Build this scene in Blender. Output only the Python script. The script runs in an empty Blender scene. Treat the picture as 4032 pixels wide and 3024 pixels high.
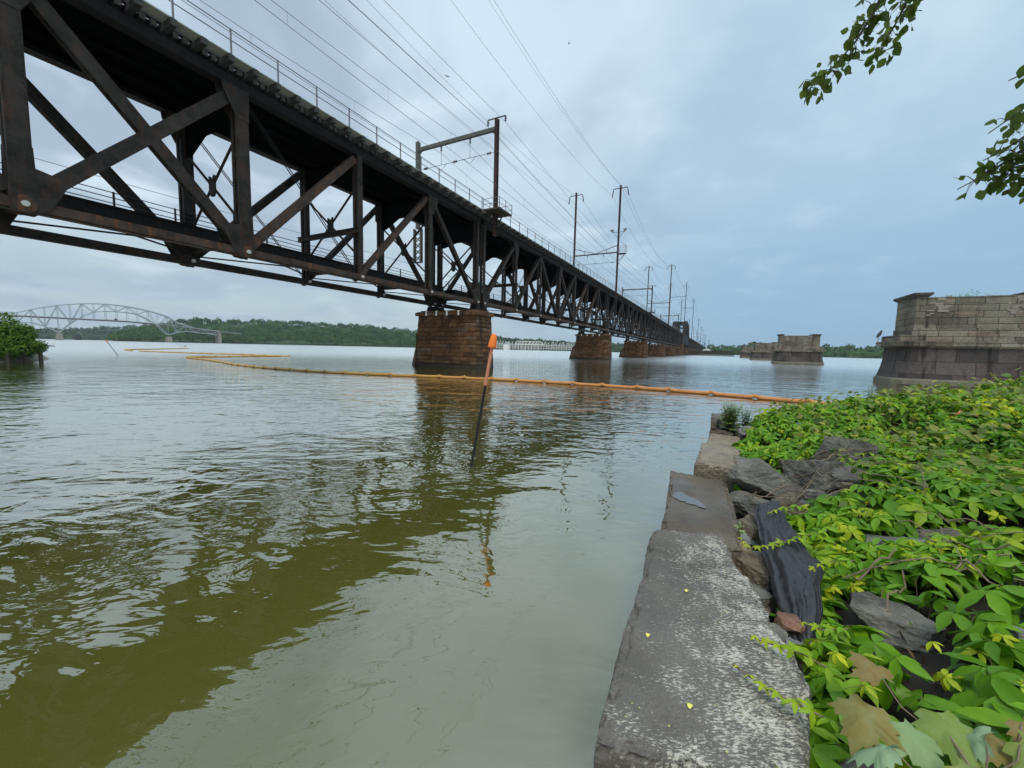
import bpy, bmesh, math, random
import numpy as np
from mathutils import Vector, Matrix, noise as mnoise

# ------------------------------------------------------------------ camera, sky, sun, exposure
SC = bpy.context.scene
COL = SC.collection
EYE = 2.35
cam_data = bpy.data.cameras.new('camera')
cam_data.sensor_fit = 'HORIZONTAL'
cam_data.sensor_width = 36.0
cam_data.lens = 13.713
cam_data.clip_start = 0.05
cam_data.clip_end = 12000
cam = bpy.data.objects.new('camera', cam_data)
COL.objects.link(cam)
yaw, pitch, roll = math.radians(27.3804), math.radians(-5.1426), math.radians(1.2937)
fw = Vector((-math.sin(yaw) * math.cos(pitch), math.cos(yaw) * math.cos(pitch), math.sin(pitch)))
rt0 = Vector((math.cos(yaw), math.sin(yaw), 0))
up0 = rt0.cross(fw)
rt = rt0 * math.cos(roll) + up0 * math.sin(roll)
up = up0 * math.cos(roll) - rt0 * math.sin(roll)
cam.matrix_world = Matrix(((rt.x, up.x, -fw.x, 0), (rt.y, up.y, -fw.y, 0), (rt.z, up.z, -fw.z, EYE), (0, 0, 0, 1)))
SC.camera = cam
SC.view_settings.view_transform = 'Standard'
SC.view_settings.look = 'None'
SC.view_settings.exposure = 0.33
SC.view_settings.gamma = 1.0
SC.cycles.max_bounces = 8
SC.cycles.diffuse_bounces = 3
SC.cycles.glossy_bounces = 3
SC.cycles.transmission_bounces = 3
SC.cycles.transparent_max_bounces = 6
SC.cycles.use_adaptive_sampling = True
SC.cycles.adaptive_threshold = 0.02
SC.cycles.use_denoising = True

SUN_EL, SUN_ROT = math.radians(58), math.radians(150)
world = bpy.data.worlds.new('World')
SC.world = world
world.use_nodes = True
W = world.node_tree
W.nodes.clear()


class NT:
    """small helper for writing node trees"""
    def __init__(self, tree):
        self.t = tree

    def n(self, kind, ins=None, **props):
        nd = self.t.nodes.new(kind)
        for k, v in props.items():
            setattr(nd, k, v)
        if ins:
            for k, v in ins.items():
                s = nd.inputs[k]
                if hasattr(v, 'is_linked') or isinstance(v, bpy.types.NodeSocket):
                    self.t.links.new(v, s)
                else:
                    s.default_value = v
        return nd

    def math(self, op, a, b=0.0, clamp=False):
        nd = self.n('ShaderNodeMath', {0: a, 1: b}, operation=op)
        nd.use_clamp = clamp
        return nd.outputs[0]

    def vmath(self, op, a, b=None, scale=None):
        ins = {0: a}
        if b is not None:
            ins[1] = b
        nd = self.n('ShaderNodeVectorMath', ins, operation=op)
        if scale is not None:
            if isinstance(scale, bpy.types.NodeSocket):
                self.t.links.new(scale, nd.inputs['Scale'])
            else:
                nd.inputs['Scale'].default_value = scale
        return nd

    def ramp(self, v, stops, interp='LINEAR'):
        nd = self.n('ShaderNodeValToRGB', {0: v})
        cr = nd.color_ramp
        cr.interpolation = interp
        while len(cr.elements) > len(stops):
            cr.elements.remove(cr.elements[-1])
        while len(cr.elements) < len(stops):
            cr.elements.new(0.5)
        for e, (p, c) in zip(cr.elements, stops):
            e.position = p
            e.color = (*c, 1) if len(c) == 3 else c
        return nd.outputs[0]

    def mr(self, v, a, b, c, d, smooth=False):
        nd = self.n('ShaderNodeMapRange', {0: v, 1: a, 2: b, 3: c, 4: d})
        if smooth:
            nd.interpolation_type = 'SMOOTHSTEP'
        return nd.outputs[0]

    def mix(self, f, a, b, blend='MIX'):
        nd = self.n('ShaderNodeMix', data_type='RGBA', blend_type=blend)
        for idx, v in ((0, f), (6, a), (7, b)):
            if isinstance(v, bpy.types.NodeSocket):
                self.t.links.new(v, nd.inputs[idx])
            else:
                nd.inputs[idx].default_value = v if idx == 0 else (*v, 1) if len(v) == 3 else v
        return nd.outputs[2]

    def noise(self, vec, scale, detail=4, rough=0.55, dist=0.0, out='Fac'):
        nd = self.n('ShaderNodeTexNoise', {'Vector': vec, 'Scale': scale, 'Detail': detail, 'Roughness': rough, 'Distortion': dist})
        return nd.outputs[out]


def srgb(r, g, b):
    f = lambda c: (c / 255 / 12.92) if c / 255 <= 0.04045 else ((c / 255 + 0.055) / 1.055) ** 2.4
    return (f(r), f(g), f(b))


w = NT(W)
wd = w.n('ShaderNodeTexCoord').outputs['Generated']
wdir = w.vmath('NORMALIZE', wd).outputs[0]
sep = w.n('ShaderNodeSeparateXYZ', {0: wdir})
wz = sep.outputs[2]
zc = w.math('MAXIMUM', wz, 0.0)
side = w.vmath('DOT_PRODUCT', wdir, (math.cos(yaw), math.sin(yaw), 0)).outputs['Value']
low = w.mix(w.mr(side, -0.25, 0.6, 0, 1, True), srgb(168, 186, 194), srgb(133, 168, 196))
high = w.mix(w.mr(side, -0.15, 0.75, 0, 1, True), srgb(198, 216, 229), srgb(174, 199, 214))
base = w.mix(w.mr(zc, 0.03, 0.55, 0, 1, True), low, high)
# cloud layer: directions projected on a plane overhead
inv = w.math('DIVIDE', 1.0, w.math('ADD', zc, 0.16))
plane = w.vmath('MULTIPLY', w.vmath('SCALE', wdir, scale=inv).outputs[0], (1, 1, 0)).outputs[0]
n1 = w.noise(plane, 0.95, 5, 0.5, 0.5)
n2 = w.noise(w.vmath('ADD', plane, (7.3, 2.1, 0)).outputs[0], 2.3, 5, 0.55, 0.3)
grey = w.mix(w.mr(side, -0.2, 0.6, 0, 1, True), srgb(158, 175, 191), srgb(138, 170, 195))
strength = w.mr(side, -0.05, 0.6, 1.0, 0.4, True)
cl = w.math('MULTIPLY', w.mr(n1, 0.43, 0.62, 0, 1, True), strength)
c1 = w.mix(cl, base, grey)
lite = w.math('MULTIPLY', w.math('MULTIPLY', w.mr(n2, 0.48, 0.75, 0, 0.7, True), strength), w.mr(zc, 0.05, 0.3, 0.25, 1.0, True))
c2 = w.mix(lite, c1, srgb(214, 229, 240))
boost = w.mr(zc, 0.66, 1.0, 1.0, 2.1, True)
c3 = w.vmath('SCALE', c2, scale=w.math('MULTIPLY', boost, 10.0)).outputs[0]
sky = w.n('ShaderNodeTexSky', sky_type='NISHITA', sun_disc=False)
sky.sun_elevation = SUN_EL
sky.sun_rotation = SUN_ROT
sky.air_density = 1.0
sky.dust_density = 2.0
mixed = w.mix(0.92, sky.outputs[0], c3)
bg = w.n('ShaderNodeBackground', {0: mixed, 1: 0.1})
w.n('ShaderNodeOutputWorld', {0: bg.outputs[0]})

sun_data = bpy.data.lights.new('sun', 'SUN')
sun_data.energy = 1.5
sun_data.angle = math.radians(25)
sun_data.color = (1.0, 0.92, 0.8)
sun = bpy.data.objects.new('sun', sun_data)
COL.objects.link(sun)
sdir = Vector((math.sin(SUN_ROT) * math.cos(SUN_EL), math.cos(SUN_ROT) * math.cos(SUN_EL), math.sin(SUN_EL)))
sun.rotation_euler = sdir.to_track_quat('Z', 'Y').to_euler()
sun.location = sdir * 50


# ------------------------------------------------------------------ materials
def material(name):
    m = bpy.data.materials.new(name)
    m.use_nodes = True
    m.node_tree.nodes.clear()
    t = NT(m.node_tree)
    return m, t


def finish(t, color, rough=0.7, bump=None, bump_strength=0.3, bump_dist=0.05, spec=0.5, ior=1.45, metal=0.0):
    ins = {'Base Color': color if isinstance(color, bpy.types.NodeSocket) else (*color, 1), 'Roughness': rough, 'Metallic': metal,
           'Specular IOR Level': spec, 'IOR': ior}
    p = t.n('ShaderNodeBsdfPrincipled', ins)
    if bump is not None:
        b = t.n('ShaderNodeBump', {'Height': bump, 'Strength': bump_strength, 'Distance': bump_dist})
        t.t.links.new(b.outputs[0], p.inputs['Normal'])
    t.n('ShaderNodeOutputMaterial', {0: p.outputs[0]})
    return p


def pos(t):
    return t.n('ShaderNodeNewGeometry').outputs['Position']


def plain(name, col, rough=0.6, var=0.25, scale=3.0, spec=0.4):
    m, t = material(name)
    p = pos(t)
    n = t.noise(p, scale, 5, 0.6)
    c = t.mix(n, tuple(x * (1 - var) for x in col), tuple(min(1, x * (1 + var)) for x in col))
    finish(t, c, rough, n, 0.15, 0.02, spec)
    return m


def steel(name, c_dark, c_light, c_rust, rust_amt, scale=1.6):
    m, t = material(name)
    p = pos(t)
    n = t.noise(p, scale, 6, 0.65)
    st = t.noise(t.vmath('MULTIPLY', p, (1, 1, 0.25)).outputs[0], scale * 2.2, 5, 0.6)
    fine = t.noise(p, 14, 4, 0.7)
    c = t.mix(t.mr(n, 0.3, 0.7, 0, 1), c_dark, c_light)
    c = t.mix(t.math('MULTIPLY', t.mr(st, 0.52, 0.68, 0, 1, True), rust_amt), c, c_rust)
    c = t.mix(t.mr(fine, 0.55, 0.75, 0, 0.5), c, c_dark)
    finish(t, c, 0.72, fine, 0.2, 0.02, 0.25)
    return m


M = {}
M['steel'] = steel('weathered_steel', (0.008, 0.007, 0.0065), (0.04, 0.033, 0.028), (0.065, 0.028, 0.014), 0.6)
M['steel_rust'] = steel('rusty_steel', (0.02, 0.015, 0.012), (0.07, 0.048, 0.036), (0.12, 0.047, 0.022), 0.95)
M['steel_dark'] = steel('dark_bridge_steel', (0.004, 0.004, 0.004), (0.011, 0.01, 0.01), (0.04, 0.02, 0.012), 0.35)  # darker tone of the bridge steel, with less rust
M['steel_black'] = plain('shaded_deck_steel', (0.001, 0.001, 0.001), 0.95, 0.3, 2, 0.03)  # deep shade under the deck painted in as a near-black base colour
M['tie'] = plain('creosoted_timber', (0.04, 0.042, 0.04), 0.85, 0.5, 4)
M['tie_end'] = plain('grey_timber_plank', (0.34, 0.37, 0.35), 0.8, 0.3, 3)
M['rail'] = plain('grey_railing_steel', (0.16, 0.15, 0.17), 0.55, 0.3, 5)
M['rail_dark'] = plain('brown_railing_steel', (0.05, 0.04, 0.045), 0.6, 0.4, 5)
M['pole'] = steel('brown_pole_steel', (0.02, 0.013, 0.013), (0.05, 0.028, 0.026), (0.09, 0.04, 0.03), 0.6, 0.5)
M['girder'] = plain('olive_painted_beam', (0.075, 0.08, 0.068), 0.6, 0.3, 1)
M['wire'] = plain('wire_metal', (0.17, 0.175, 0.2), 0.6, 0.1, 1)
M['wire_dark'] = plain('dark_wire_metal', (0.07, 0.075, 0.09), 0.6, 0.1, 1)
M['insulator'] = plain('brown_porcelain', (0.05, 0.03, 0.03), 0.3, 0.2, 6)
M['white'] = plain('white_paint', (0.72, 0.72, 0.7), 0.6, 0.08, 4)
M['pin'] = plain('greyed_pin_paint', (0.42, 0.42, 0.4), 0.6, 0.15, 6)
M['lamp'] = plain('grey_lamp_housing', (0.3, 0.3, 0.32), 0.5, 0.1, 2)


def masonry(name, cols, bw, bh, mortar, stain, wet=0.9, rough_amt=0.6, scale_n=0.5, wet_h=0.8, light=None):
    """coursed ashlar: blocks follow the face direction and height"""
    m, t = material(name)
    g = t.n('ShaderNodeNewGeometry')
    p = g.outputs['Position']
    s = t.n('ShaderNodeSeparateXYZ', {0: p})
    nrm = t.n('ShaderNodeSeparateXYZ', {0: g.outputs['True Normal']})
    ax = t.math('ABSOLUTE', nrm.outputs[0])
    facing_x = t.math('GREATER_THAN', ax, 0.75)
    u = t.n('ShaderNodeMix', {0: facing_x, 2: s.outputs[0], 3: s.outputs[1]}).outputs[0]
    uv = t.n('ShaderNodeCombineXYZ', {0: u, 1: s.outputs[2], 2: 0.0}).outputs[0]
    wob = t.noise(p, 1.2, 3, 0.5, 0, 'Color')
    uvw = t.vmath('ADD', uv, t.vmath('SCALE', wob, scale=0.06).outputs[0]).outputs[0]
    br = t.n('ShaderNodeTexBrick', {'Vector': uvw, 'Color1': (0, 0, 0, 1), 'Color2': (1, 1, 1, 1), 'Mortar': (0.5, 0.5, 0.5, 1),
                                    'Scale': 1.0, 'Mortar Size': 0.022, 'Mortar Smooth': 0.6, 'Bias': 0.0,
                                    'Brick Width': bw, 'Row Height': bh})
    br.offset = 0.5
    br.squash = 1.35
    br.squash_frequency = 3
    c = t.ramp(br.outputs[0], cols)
    big = t.noise(p, scale_n, 4, 0.6)
    c = t.mix(t.mr(big, 0.35, 0.7, 0, 0.7, True), c, stain)
    streak = t.noise(t.vmath('MULTIPLY', p, (1.6, 1.6, 0.12)).outputs[0], 1.0, 5, 0.65)
    c = t.mix(t.mr(streak, 0.52, 0.68, 0, 0.75, True), c, tuple(x * 0.3 for x in stain))
    if light:
        l2 = t.noise(t.vmath('MULTIPLY', t.vmath('ADD', p, (31, 7, 3)).outputs[0], (1.1, 1.1, 0.3)).outputs[0], 1.1, 5, 0.6)
        c = t.mix(t.mr(l2, 0.6, 0.72, 0, 0.6, True), c, light)
    fine = t.noise(p, 7, 6, 0.7)
    c = t.mix(t.mr(fine, 0.3, 0.75, 0.55, 0), c, (0.012, 0.011, 0.01))
    c = t.mix(br.outputs['Fac'], c, mortar)
    wetm = t.mr(t.math('ADD', s.outputs[2], t.math('MULTIPLY', big, 0.5)), wet_h * 0.8 + 0.2, wet_h * 1.15 + 0.25, wet, 0, True)
    c = t.mix(wetm, c, (0.03, 0.028, 0.02))
    h = t.math('ADD', t.math('MULTIPLY', t.noise(p, 2.6, 6, 0.65), 0.7), t.math('MULTIPLY', t.math('SUBTRACT', 1.0, br.outputs['Fac']), 0.5))
    finish(t, c, 0.85, h, 1.0, 0.3 * rough_amt, 0.25)
    return m


M['brown_stone'] = masonry('brown_ashlar', [(0, (0.08, 0.042, 0.022)), (0.35, (0.15, 0.075, 0.034)), (0.7, (0.2, 0.105, 0.05)), (1, (0.22, 0.14, 0.085))],
                           1.15, 0.47, (0.018, 0.012, 0.009), (0.09, 0.048, 0.024), wet_h=0.55, light=(0.17, 0.13, 0.1))
M['grey_stone'] = masonry('old_grey_ashlar', [(0, (0.19, 0.18, 0.142)), (0.5, (0.31, 0.29, 0.225)), (0.8, (0.31, 0.245, 0.185)), (1, (0.41, 0.385, 0.31))],
                          1.7, 0.52, (0.035, 0.032, 0.026), (0.09, 0.07, 0.05), wet=0.0, rough_amt=0.4, light=(0.3, 0.28, 0.23))
M['dark_stone'] = masonry('dark_base_ashlar', [(0, (0.075, 0.066, 0.064)), (0.5, (0.12, 0.105, 0.1)), (0.8, (0.15, 0.11, 0.095)), (1, (0.15, 0.14, 0.135))],
                          2.3, 1.05, (0.03, 0.026, 0.026), (0.05, 0.042, 0.042), wet=0.0, rough_amt=0.35, light=(0.13, 0.085, 0.07))
m, t = material('rock_faced_brown_stone')
p_ = pos(t)
sz_ = t.n('ShaderNodeSeparateXYZ', {0: p_})
at_ = t.n('ShaderNodeAttribute', attribute_name='tint').outputs['Fac']
c_ = t.ramp(at_, [(0, (0.075, 0.04, 0.021)), (0.35, (0.17, 0.08, 0.032)), (0.7, (0.23, 0.115, 0.048)), (0.93, (0.22, 0.145, 0.09)), (1, (0.27, 0.21, 0.15))])
n1_ = t.noise(p_, 1.6, 6, 0.65)
c_ = t.mix(t.mr(n1_, 0.3, 0.7, 0.0, 0.75, True), c_, (0.075, 0.042, 0.024))
st_ = t.noise(t.vmath('MULTIPLY', p_, (1.5, 1.5, 0.13)).outputs[0], 1.0, 5, 0.65)
c_ = t.mix(t.mr(st_, 0.52, 0.68, 0, 0.8, True), c_, (0.022, 0.015, 0.011))
st2 = t.noise(t.vmath('MULTIPLY', t.vmath('ADD', p_, (9, 4, 1)).outputs[0], (2.2, 2.2, 0.1)).outputs[0], 1.0, 4, 0.6)
c_ = t.mix(t.mr(st2, 0.64, 0.74, 0, 0.5, True), c_, (0.3, 0.25, 0.2))
f_ = t.noise(p_, 8, 6, 0.7)
c_ = t.mix(t.mr(f_, 0.3, 0.7, 0.6, 0.0), c_, (0.018, 0.012, 0.009))
w_ = t.mr(t.math('ADD', sz_.outputs[2], t.math('MULTIPLY', n1_, 0.6)), 0.65, 1.0, 0.9, 0, True)
c_ = t.mix(w_, c_, (0.035, 0.034, 0.026))
finish(t, c_, 0.85, t.math('ADD', t.noise(p_, 3.2, 6, 0.65), t.math('MULTIPLY', f_, 0.35)), 1.0, 0.16, 0.25)
M['pier_stone'] = m
M['joint'] = plain('dark_stone_joint', (0.02, 0.014, 0.01), 0.95, 0.3, 4)
M['mud_stone'] = plain('mud_stained_stone', (0.15, 0.14, 0.105), 0.9, 0.35, 2)


def leaf_mat(name, c0, c1, c2, rough=0.5, trans=0.25, spec=0.35):
    m, t = material(name)
    a = t.n('ShaderNodeAttribute', attribute_name='tint')
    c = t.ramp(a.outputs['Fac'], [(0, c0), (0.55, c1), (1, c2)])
    n = t.noise(pos(t), 25, 3, 0.6)
    c = t.mix(t.mr(n, 0.3, 0.7, 0, 0.25), c, c0)
    p = t.n('ShaderNodeBsdfPrincipled', {'Base Color': c, 'Roughness': rough, 'Specular IOR Level': spec})
    tr = t.n('ShaderNodeBsdfTranslucent', {'Color': c})
    mx = t.n('ShaderNodeMixShader', {0: trans, 1: p.outputs[0], 2: tr.outputs[0]})
    t.n('ShaderNodeOutputMaterial', {0: mx.outputs[0]})
    return m


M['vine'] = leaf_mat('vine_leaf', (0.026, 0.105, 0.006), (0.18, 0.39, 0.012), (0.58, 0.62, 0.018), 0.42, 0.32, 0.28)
M['weed'] = leaf_mat('weed_leaf', (0.12, 0.2, 0.06), (0.2, 0.34, 0.09), (0.32, 0.46, 0.14), 0.6, 0.2, 0.3)
M['birch'] = leaf_mat('birch_leaf', (0.07, 0.12, 0.02), (0.12, 0.18, 0.03), (0.22, 0.28, 0.05), 0.5, 0.55, 0.3)
M['maple'] = leaf_mat('maple_leaf', (0.3, 0.42, 0.24), (0.2, 0.28, 0.05), (0.26, 0.15, 0.045), 0.6, 0.25, 0.25)
M['wood_far'] = leaf_mat('far_foliage', (0.035, 0.085, 0.02), (0.065, 0.135, 0.03), (0.12, 0.2, 0.05), 0.9, 0.3, 0.1)
M['wood_hazy'] = leaf_mat('hazy_far_foliage', (0.05, 0.09, 0.04), (0.065, 0.115, 0.045), (0.085, 0.14, 0.05), 0.9, 0.25, 0.1)
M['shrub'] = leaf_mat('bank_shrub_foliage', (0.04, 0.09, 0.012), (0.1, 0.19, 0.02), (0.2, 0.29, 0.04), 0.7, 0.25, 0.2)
M['bark'] = plain('bark', (0.12, 0.1, 0.085), 0.9, 0.5, 9)
M['stem'] = plain('vine_stem', (0.2, 0.15, 0.1), 0.8, 0.4, 20)
M['far_ground'] = plain('far_ground', (0.04, 0.075, 0.025), 0.95, 0.4, 0.05)
M['soil'] = plain('dark_soil', (0.03, 0.024, 0.018), 0.95, 0.5, 5)
M['orange'] = plain('orange_float', (0.85, 0.2, 0.03), 0.55, 0.12, 8)
M['orange_fade'] = plain('faded_orange_pole', (0.5, 0.2, 0.12), 0.6, 0.25, 6)
M['black_pole'] = plain('black_pole', (0.012, 0.012, 0.012), 0.4, 0.3, 6)
M['silver'] = plain('silver_bridge_paint', (0.3, 0.34, 0.35), 0.6, 0.1, 0.05)
M['concrete'] = plain('pier_concrete', (0.24, 0.22, 0.19), 0.85, 0.3, 0.15)
M['dark_far'] = plain('dark_far_steel', (0.015, 0.016, 0.018), 0.8, 0.2, 0.05)
M['feather'] = plain('grey_feather', (0.12, 0.12, 0.14), 0.8, 0.3, 12)
M['feather_dark'] = plain('dark_feather', (0.02, 0.02, 0.022), 0.8, 0.3, 12)
M['beak'] = plain('beak', (0.3, 0.2, 0.06), 0.5, 0.1, 5)
M['timber'] = plain('old_dark_timber', (0.05, 0.042, 0.034), 0.9, 0.5, 2)
M['brownroad'] = plain('brown_bridge_deck', (0.11, 0.085, 0.08), 0.8, 0.2, 0.1)
M['petal'] = plain('yellow_petal', (0.75, 0.7, 0.16), 0.6, 0.1, 20)

m, t = material('boom_fabric')
p_ = pos(t)
sx = t.n('ShaderNodeSeparateXYZ', {0: p_})
mixf = t.mr(t.math('ADD', sx.outputs[0], t.math('MULTIPLY', t.noise(p_, 0.25, 3), 14)), -26, 6, 0, 1, True)
cb = t.mix(mixf, (0.42, 0.26, 0.06), (0.5, 0.2, 0.055))
cb = t.mix(t.mr(t.noise(p_, 3.0, 5, 0.65), 0.5, 0.75, 0, 0.5), cb, (0.13, 0.075, 0.03))
cb = t.mix(t.mr(sx.outputs[2], 0.0, 0.08, 0.75, 0.0), cb, (0.06, 0.03, 0.015))
finish(t, cb, 0.5, t.noise(p_, 9, 3), 0.2, 0.03)
M['boom'] = m

# water: murky green-brown river with rippled mirror surface
m, t = material('river_water')
p_ = pos(t)
wd2 = t.n('ShaderNodeVectorRotate', {'Vector': p_, 'Angle': math.radians(-24)}, rotation_type='Z_AXIS').outputs[0]
warp = t.vmath('ADD', wd2, t.vmath('SCALE', t.noise(p_, 0.5, 2, 0.5, 0, 'Color'), scale=0.9).outputs[0]).outputs[0]
r1 = t.noise(t.vmath('MULTIPLY', warp, (0.55, 1.25, 1)).outputs[0], 1.0, 2.5, 0.45, 0.2)
r2 = t.noise(t.vmath('MULTIPLY', warp, (1.1, 1.9, 1)).outputs[0], 1.9, 2.0, 0.45, 0.3)
r3 = t.noise(t.vmath('MULTIPLY', wd2, (0.12, 0.2, 1)).outputs[0], 1.0, 2, 0.5)
patch = t.noise(p_, 0.16, 3, 0.5)
dist_ = t.vmath('LENGTH', t.vmath('MULTIPLY', t.vmath('SUBTRACT', p_, (1.0, 1.0, 0)).outputs[0], (1, 1, 0)).outputs[0]).outputs['Value']
calm = t.mr(dist_, 2.0, 11, 0.22, 1.0, True)
amp = t.math('MULTIPLY', calm, t.mr(patch, 0.3, 0.7, 0.65, 1.25))
h = t.math('ADD', t.math('MULTIPLY', r1, 0.06), t.math('MULTIPLY', r2, 0.026))
r4 = t.noise(t.vmath('MULTIPLY', warp, (1.2, 2.2, 1)).outputs[0], 6.5, 2, 0.5, 0.2)
h = t.math('ADD', h, t.math('MULTIPLY', r4, t.mr(patch, 0.42, 0.62, 0.0006, 0.0032)))
h = t.math('MULTIPLY', h, amp)
h = t.math('ADD', h, t.math('MULTIPLY', r3, 0.05))
bmp = t.n('ShaderNodeBump', {'Height': h, 'Strength': 1.0, 'Distance': 1.0})
cw = t.mix(t.noise(p_, 0.08, 3), (0.082, 0.083, 0.015), (0.092, 0.091, 0.02))
lw_ = t.n('ShaderNodeLayerWeight', {'Blend': 0.5, 'Normal': bmp.outputs[0]}).outputs['Facing']
refl = t.math('ADD', t.math('MULTIPLY', t.math('POWER', lw_, 2.3), 0.9), 0.16, True)
body = t.n('ShaderNodeBsdfDiffuse', {'Color': cw})
mirror = t.n('ShaderNodeBsdfGlossy', {'Color': (0.99, 0.975, 0.93, 1), 'Roughness': t.mr(dist_, 12, 140, 0.01, 0.26, True), 'Normal': bmp.outputs[0]})
mxw = t.n('ShaderNodeMixShader', {0: refl, 1: body.outputs[0], 2: mirror.outputs[0]})
t.n('ShaderNodeOutputMaterial', {0: mxw.outputs[0]})
M['water'] = m


# wall blocks: dark wet granite with pale worn flecks
def block_mat(name, base, fleck, amt, dirx=0.0):
    m, t = material(name)
    p = pos(t)
    n = t.noise(p, 1.7, 5, 0.6)
    c = t.mix(t.mr(n, 0.3, 0.7, 0, 1), tuple(x * 0.7 for x in base), tuple(x * 1.3 for x in base))
    s = t.n('ShaderNodeSeparateXYZ', {0: p})
    grad = t.mr(t.math('ADD', s.outputs[0], t.math('MULTIPLY', t.noise(p, 2.2, 4), 0.9)), dirx + 0.12, dirx + 0.72, 0.0, 0.19)
    pr_ = t.n('ShaderNodeVectorRotate', {'Vector': p, 'Angle': math.radians(-27)}, rotation_type='Z_AXIS').outputs[0]
    fl = t.noise(t.vmath('MULTIPLY', pr_, (36, 90, 40)).outputs[0], 1.0, 5, 0.75, 0.1)
    thr = t.math('ADD', t.math('SUBTRACT', 0.66, grad), t.mr(t.noise(p, 6.5, 4, 0.65), 0.35, 0.65, 0.07, -0.07))
    f = t.math('MULTIPLY', t.math('MULTIPLY', t.math('SUBTRACT', fl, thr), 12.0, True), amt)
    fc = t.mix(t.noise(p, 5, 3), fleck, tuple(x * 0.8 for x in fleck))
    c = t.mix(f, c, fc)
    gr = t.noise(p, 90, 3, 0.7)
    c = t.mix(t.mr(gr, 0.4, 0.7, 0, 0.45), c, (0.02, 0.02, 0.018))
    h = t.math('ADD', t.math('MULTIPLY', n, 0.5), t.math('ADD', t.math('MULTIPLY', f, 0.12), t.math('MULTIPLY', gr, 0.15)))
    finish(t, c, t.mr(t.noise(p, 1.6, 4), 0.42, 0.6, 0.7, 0.38) if name != 'brown_granite' else t.mr(t.noise(p, 1.8, 4), 0.42, 0.58, 0.65, 0.22), h, 0.6, 0.03, 0.35)
    return m


M['block_a'] = block_mat('flecked_granite', (0.125, 0.112, 0.096), (0.58, 0.55, 0.46), 1.0, -0.12)
M['block_b'] = block_mat('brown_granite', (0.115, 0.09, 0.064), (0.3, 0.25, 0.18), 0.4, 0.1)
M['block_c'] = block_mat('pale_worn_granite', (0.19, 0.155, 0.12), (0.42, 0.34, 0.23), 0.7, -0.45)
m, t = material('puddle_water')
finish(t, (0.07, 0.065, 0.055), 0.04, None, spec=0.5, ior=2.4)
M['puddle'] = m


def rock_mat(name, base, lichen):
    m, t = material(name)
    p = pos(t)
    n = t.noise(p, 3.5, 6, 0.65)
    c = t.mix(t.mr(n, 0.3, 0.7, 0, 1), tuple(x * 0.4 for x in base), tuple(x * 1.6 for x in base))
    l = t.noise(t.vmath('MULTIPLY', p, (1, 1, 2.5)).outputs[0], 7, 6, 0.72)
    c = t.mix(t.mr(l, 0.55, 0.72, 0, 0.6), c, lichen)
    gr = t.noise(p, 60, 4, 0.7)
    c = t.mix(t.mr(gr, 0.45, 0.75, 0, 0.5), c, tuple(x * 0.3 for x in base))
    finish(t, c, 0.75, t.math('ADD', n, t.math('MULTIPLY', gr, 0.2)), 0.7, 0.04, 0.3)
    return m


M['rock_grey'] = rock_mat('grey_green_rock', (0.135, 0.13, 0.108), (0.27, 0.25, 0.2))
M['rock_blue'] = rock_mat('pale_bluish_rock', (0.2, 0.205, 0.19), (0.34, 0.34, 0.31))
M['rock_brown'] = rock_mat('brown_rock', (0.16, 0.13, 0.088), (0.25, 0.2, 0.13))
M['rock_red'] = rock_mat('reddish_rock', (0.2, 0.11, 0.075), (0.26, 0.17, 0.13))
m, t = material('black_ground_fabric')
p_ = pos(t)
nn = t.noise(p_, 6, 5, 0.6)
cc = t.mix(nn, (0.01, 0.01, 0.012), (0.035, 0.035, 0.04))
cc = t.mix(t.mr(t.noise(p_, 40, 4, 0.7), 0.62, 0.75, 0, 0.6), cc, (0.14, 0.14, 0.14))
finish(t, cc, 0.42, t.noise(p_, 30, 3), 0.25, 0.01, 0.5)
M['fabric'] = m


# ------------------------------------------------------------------ building helpers
def tag(o, label=None, cat=None, group=None, kind=None):
    if label: o['label'] = label
    if cat: o['category'] = cat
    if group: o['group'] = group
    if kind: o['kind'] = kind
    return o


def thing(name, loc=(0, 0, 0), label=None, cat=None, group=None, rz=0.0):
    o = bpy.data.objects.new(name, None)
    COL.objects.link(o)
    o.location = loc
    o.rotation_euler = (0, 0, rz)
    return tag(o, label, cat, group)


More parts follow.
